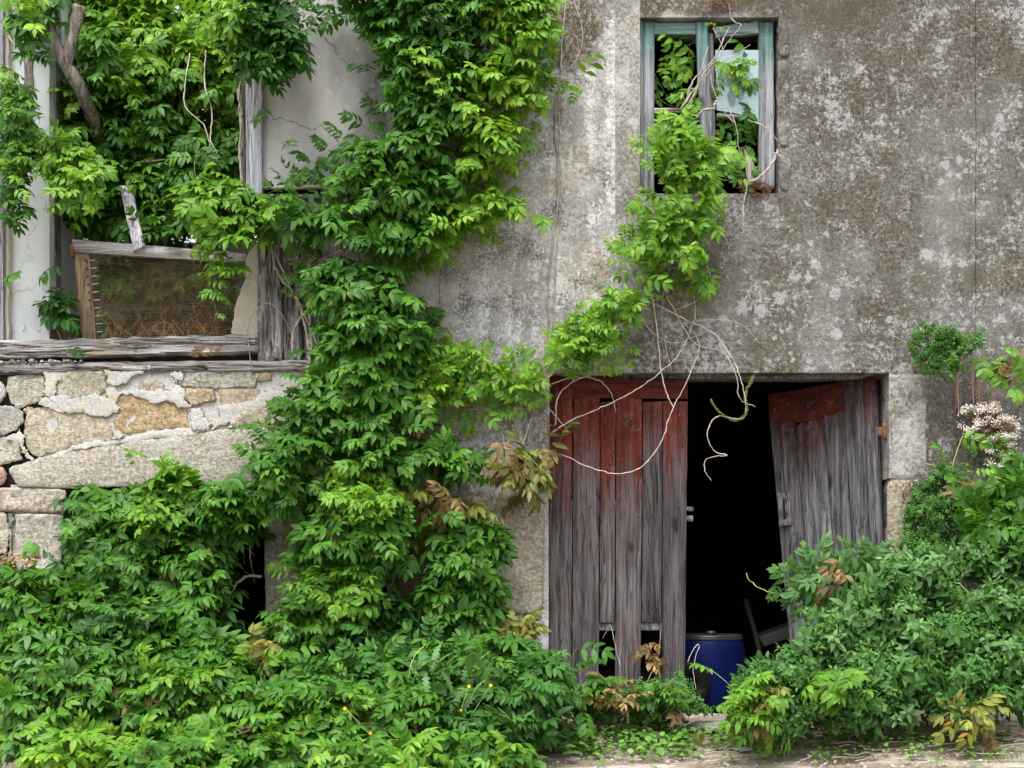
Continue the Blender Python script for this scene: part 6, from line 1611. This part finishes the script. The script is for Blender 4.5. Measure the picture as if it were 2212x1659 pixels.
# ------------------------------------------------------------------ bed base and loose timbers in the loft
def bed():
    yb = .12
    t = thing('bed_base', 'old wooden bed base with rusty wire mesh leaning upright in the loft', 'bed base', P(180, 736, yb))
    slab('rail', P(155, 516, yb - .02), P(532, 547, yb + .02), P(532, 568, yb + .02), P(157, 543, yb - .02), .05, M['silverx'], t, nu=60, nv=6, amp=.003, along='u', ej=.003, seed=31, crack=.003)
    slab('leg', P(160, 544, yb), P(192, 546, yb), P(207, 737, yb - .01), P(177, 737, yb - .01), .05, M['legwood'], t, nu=8, nv=40, amp=.003, ej=.002, seed=12, crack=.003)
    slab('iron_bracket', P(150, 528, yb - .03), P(157, 526, yb - .03), P(158, 552, yb - .03), P(151, 554, yb - .03), .06, M['rust'], t, nu=3, nv=4, amp=.002)
    # honeycomb wire
    V, F = [], []
    def wire(a, b, r=.0011):
        d = (b - a); 
        if d.length < 1e-5: return
        d.normalize(); u = d.cross(Vector((0, 1, 0))); 
        if u.length < 1e-4: return
        u.normalize(); w = d.cross(u); n0 = len(V)
        for p in (a, b):
            for k in range(3):
                an = 2.094 * k; V.append(p + (u * math.cos(an) + w * math.sin(an)) * r)
        for k in range(3):
            k2 = (k + 1) % 3; F.append((n0 + k, n0 + k2, n0 + 3 + k2, n0 + 3 + k))
    def pos(px, py): 
        return P(px, py + .04 * (px - 200) * (1 - (py - 550) / 190), yb + .04 + .02 * math.sin(px * .021) * math.sin(py * .03) + .006 * nz(px * .05, py * .05))
    cw, ch = 6.0, 5.4
    rows = int(186 / ch); cols = int(330 / cw)
    for j in range(rows):
        for i in range(cols):
            x = 196 + i * cw + (cw / 2 if j % 2 else 0) + (j * ch) * .055; y = 548 + j * ch
            a = pos(x, y); b = pos(x + cw / 2, y + ch * .33); c = pos(x + cw, y); e = pos(x + cw / 2, y + ch)
            wire(a, b); wire(b, c); wire(b, e)
    o = mk('wire_mesh', V, F, M['rustwire'], t); o['kind'] = 'stuff'
    # wound wire edge under the rail
    pts = [P(200 + 6.6 * i, 546 + .075 * 6.6 * i + (2.0 if i % 2 else -2.0), yb + .03) for i in range(50)]
    V, F = tube_geo(pts, .004, .004, 4); mk('wound_edge', V, F, M['rust'], t)
    for k in range(10):
        y = 563 + k * 17.2; x = 186 + k * 1.6
        p = P(x, y, yb - .004)
        s = .011
        V = [p + Vector(q) for q in ((-s, 0, 0), (0, 0, s), (s, 0, 0), (0, 0, -s), (0, -.006, 0))]
        mk('hook_plate', V, [(0, 4, 1), (1, 4, 2), (2, 4, 3), (3, 4, 0), (0, 1, 2, 3)], M['rust'], t)
        V, F = tube_geo(catmull([P(x + 4, y, yb + .005), P(x + 13, y - 1, yb + .02), P(x + 22, y - 2, yb + .03)], 3), .0026, .0022, 5)
        mk('hook', V, F, M['wire'], t, True)
bed()

def timber(name, label, cat, TL, TR, BR, BL, depth, mat, **k):
    b = P(*BL)
    o = slab(name, P(*TL), P(*TR), P(*BR), P(*BL), depth, mat, None, **k)
    me = o.data
    me.transform(Matrix.Translation(-b)); o.location = b
    return tag(o, label, cat)
timber('loose_board', 'short silvered board leaning on the top rail of the bed base', 'board', (258, 400, .22), (283, 400, .22), (312, 530, .08), (288, 541, .08), .03, M['silver'], nu=8, nv=40, amp=.003, ej=.003, crack=.004, seed=3)
def fork():
    b = P(235, 250, .45)
    t = thing('dead_tree_fork', 'grey dead tree fork with a sawn stub among the loft leaves', 'branch', P(215, 430, .6))
    tube('trunk', [P(240, 440, .6), P(215, 300, .4), P(180, 205, .14), P(140, 135, .06), (P(100, 50, .04)), P(75, -40, .04)], .045, .035, M['branch'], t, 12, .2, 10)
    tube('stub', [P(145, 140, .06), P(152, 100, .04), (P(163, 55, .02)), P(172, 12, .0)], .033, .036, M['branch'], t, 10, .15, 8)
fork()

# ------------------------------------------------------------------ stones and sticks on the ground
def ground_stone(label, px, py, rx, rz, tint, depth=.12):
    x, y = gpos(px, py); k = (D + y) / D
    cz = ground_z(x, y)
    # upright blob flattened on the ground
    V, F = [], []
    n, m = 14, 6
    for j in range(m + 1):
        ph = math.pi * .5 * j / m
        for i in range(n):
            a = 2 * math.pi * i / n
            r = 1 + .22 * nz(math.cos(a) * 1.3 + px, math.sin(a) * 1.3, ph, 2)
            V.append((rx / S * k * math.cos(a) * math.cos(ph) ** .5 * r, depth * math.sin(a) * math.cos(ph) ** .5 * r, rz / S * k * math.sin(ph) * (1 + .15 * nz(a, ph * 2, px)) - .012))
    for j in range(m):
        for i in range(n):
            i2 = (i + 1) % n; F.append((j * n + i, j * n + i2, (j + 1) * n + i2, (j + 1) * n + i))
    o = mk('loose_stone', V, F, M['granite'], None, True, org=(0, 0, 0)); o.location = (x, y, cz)
    o.color = (*tint, 1)
    tag(o, label, 'stone', 'loose stones by the threshold')
ground_stone('pale flat threshold slab in front of the blue drum', 1540, 1566, 58, 13, (.62, .61, .60), .2)
ground_stone('dark rounded stone left of the threshold slab', 1418, 1590, 24, 16, (.42, .43, .46))
ground_stone('brownish stone hidden in weeds below the planked door', 1290, 1606, 18, 16, (.5, .42, .38))
ground_stone('small flat pale stone on the track below the bush', 1605, 1612, 26, 6, (1, 1, 1))

def sticks():
    V, F = [], []
    for k in range(130):
        px = rng.uniform(1500, 2260); py = rng.uniform(1575, 1650) - (px - 1500) * .012
        if rng.random() < .45: px = rng.uniform(1950, 2260); py = rng.uniform(1568, 1592)
        x, y = gpos(px, py); a = rng.normal(0, .35); L = rng.uniform(.05, .35)
        pts = []
        for s in (-.5, -.17, .17, .5):
            xx = x + math.cos(a) * L * s; yy = y + math.sin(a) * L * s + rng.normal(0, .01)
            pts.append(Vector((xx, yy, ground_z(xx, yy) + .004 + abs(rng.normal(0, .008)))))
        V2, F2 = tube_geo(catmull(pts, 3), .004 * rng.uniform(.5, 1.1), .002, 4); n0 = len(V); V += V2; F += [tuple(q + n0 for q in f) for f in F2]
    o = mk('fallen_twigs', V, F, plain('dry_twig', (.42, .34, .26), .85, .15, var=.35, scale=20)); o['kind'] = 'stuff'
    tag(o, 'dry twigs and straw strewn along the dirt track', 'twigs')
    V, F = [], []
    for k in range(500):
        px = rng.uniform(1150, 2260); py = rng.uniform(1580, 1659)
        x, y = gpos(px, py); r = rng.uniform(.003, .012); z = ground_z(x, y) + r * .2; n0 = len(V)
        for q in ((1, 0, 0), (0, 1, 0), (-1, 0, 0), (0, -1, 0), (0, 0, .7)): V.append(Vector((x, y, z)) + Vector(q) * r * rng.uniform(.7, 1.3))
        F += [(n0, n0 + 1, n0 + 4), (n0 + 1, n0 + 2, n0 + 4), (n0 + 2, n0 + 3, n0 + 4), (n0 + 3, n0, n0 + 4)]
    o = mk('gravel', V, F, plain('gravel_grey', (.38, .35, .31), .9, .1, var=.4, scale=25)); o['kind'] = 'stuff'
    tag(o, 'fine gravel on the dirt track', 'gravel')
sticks()
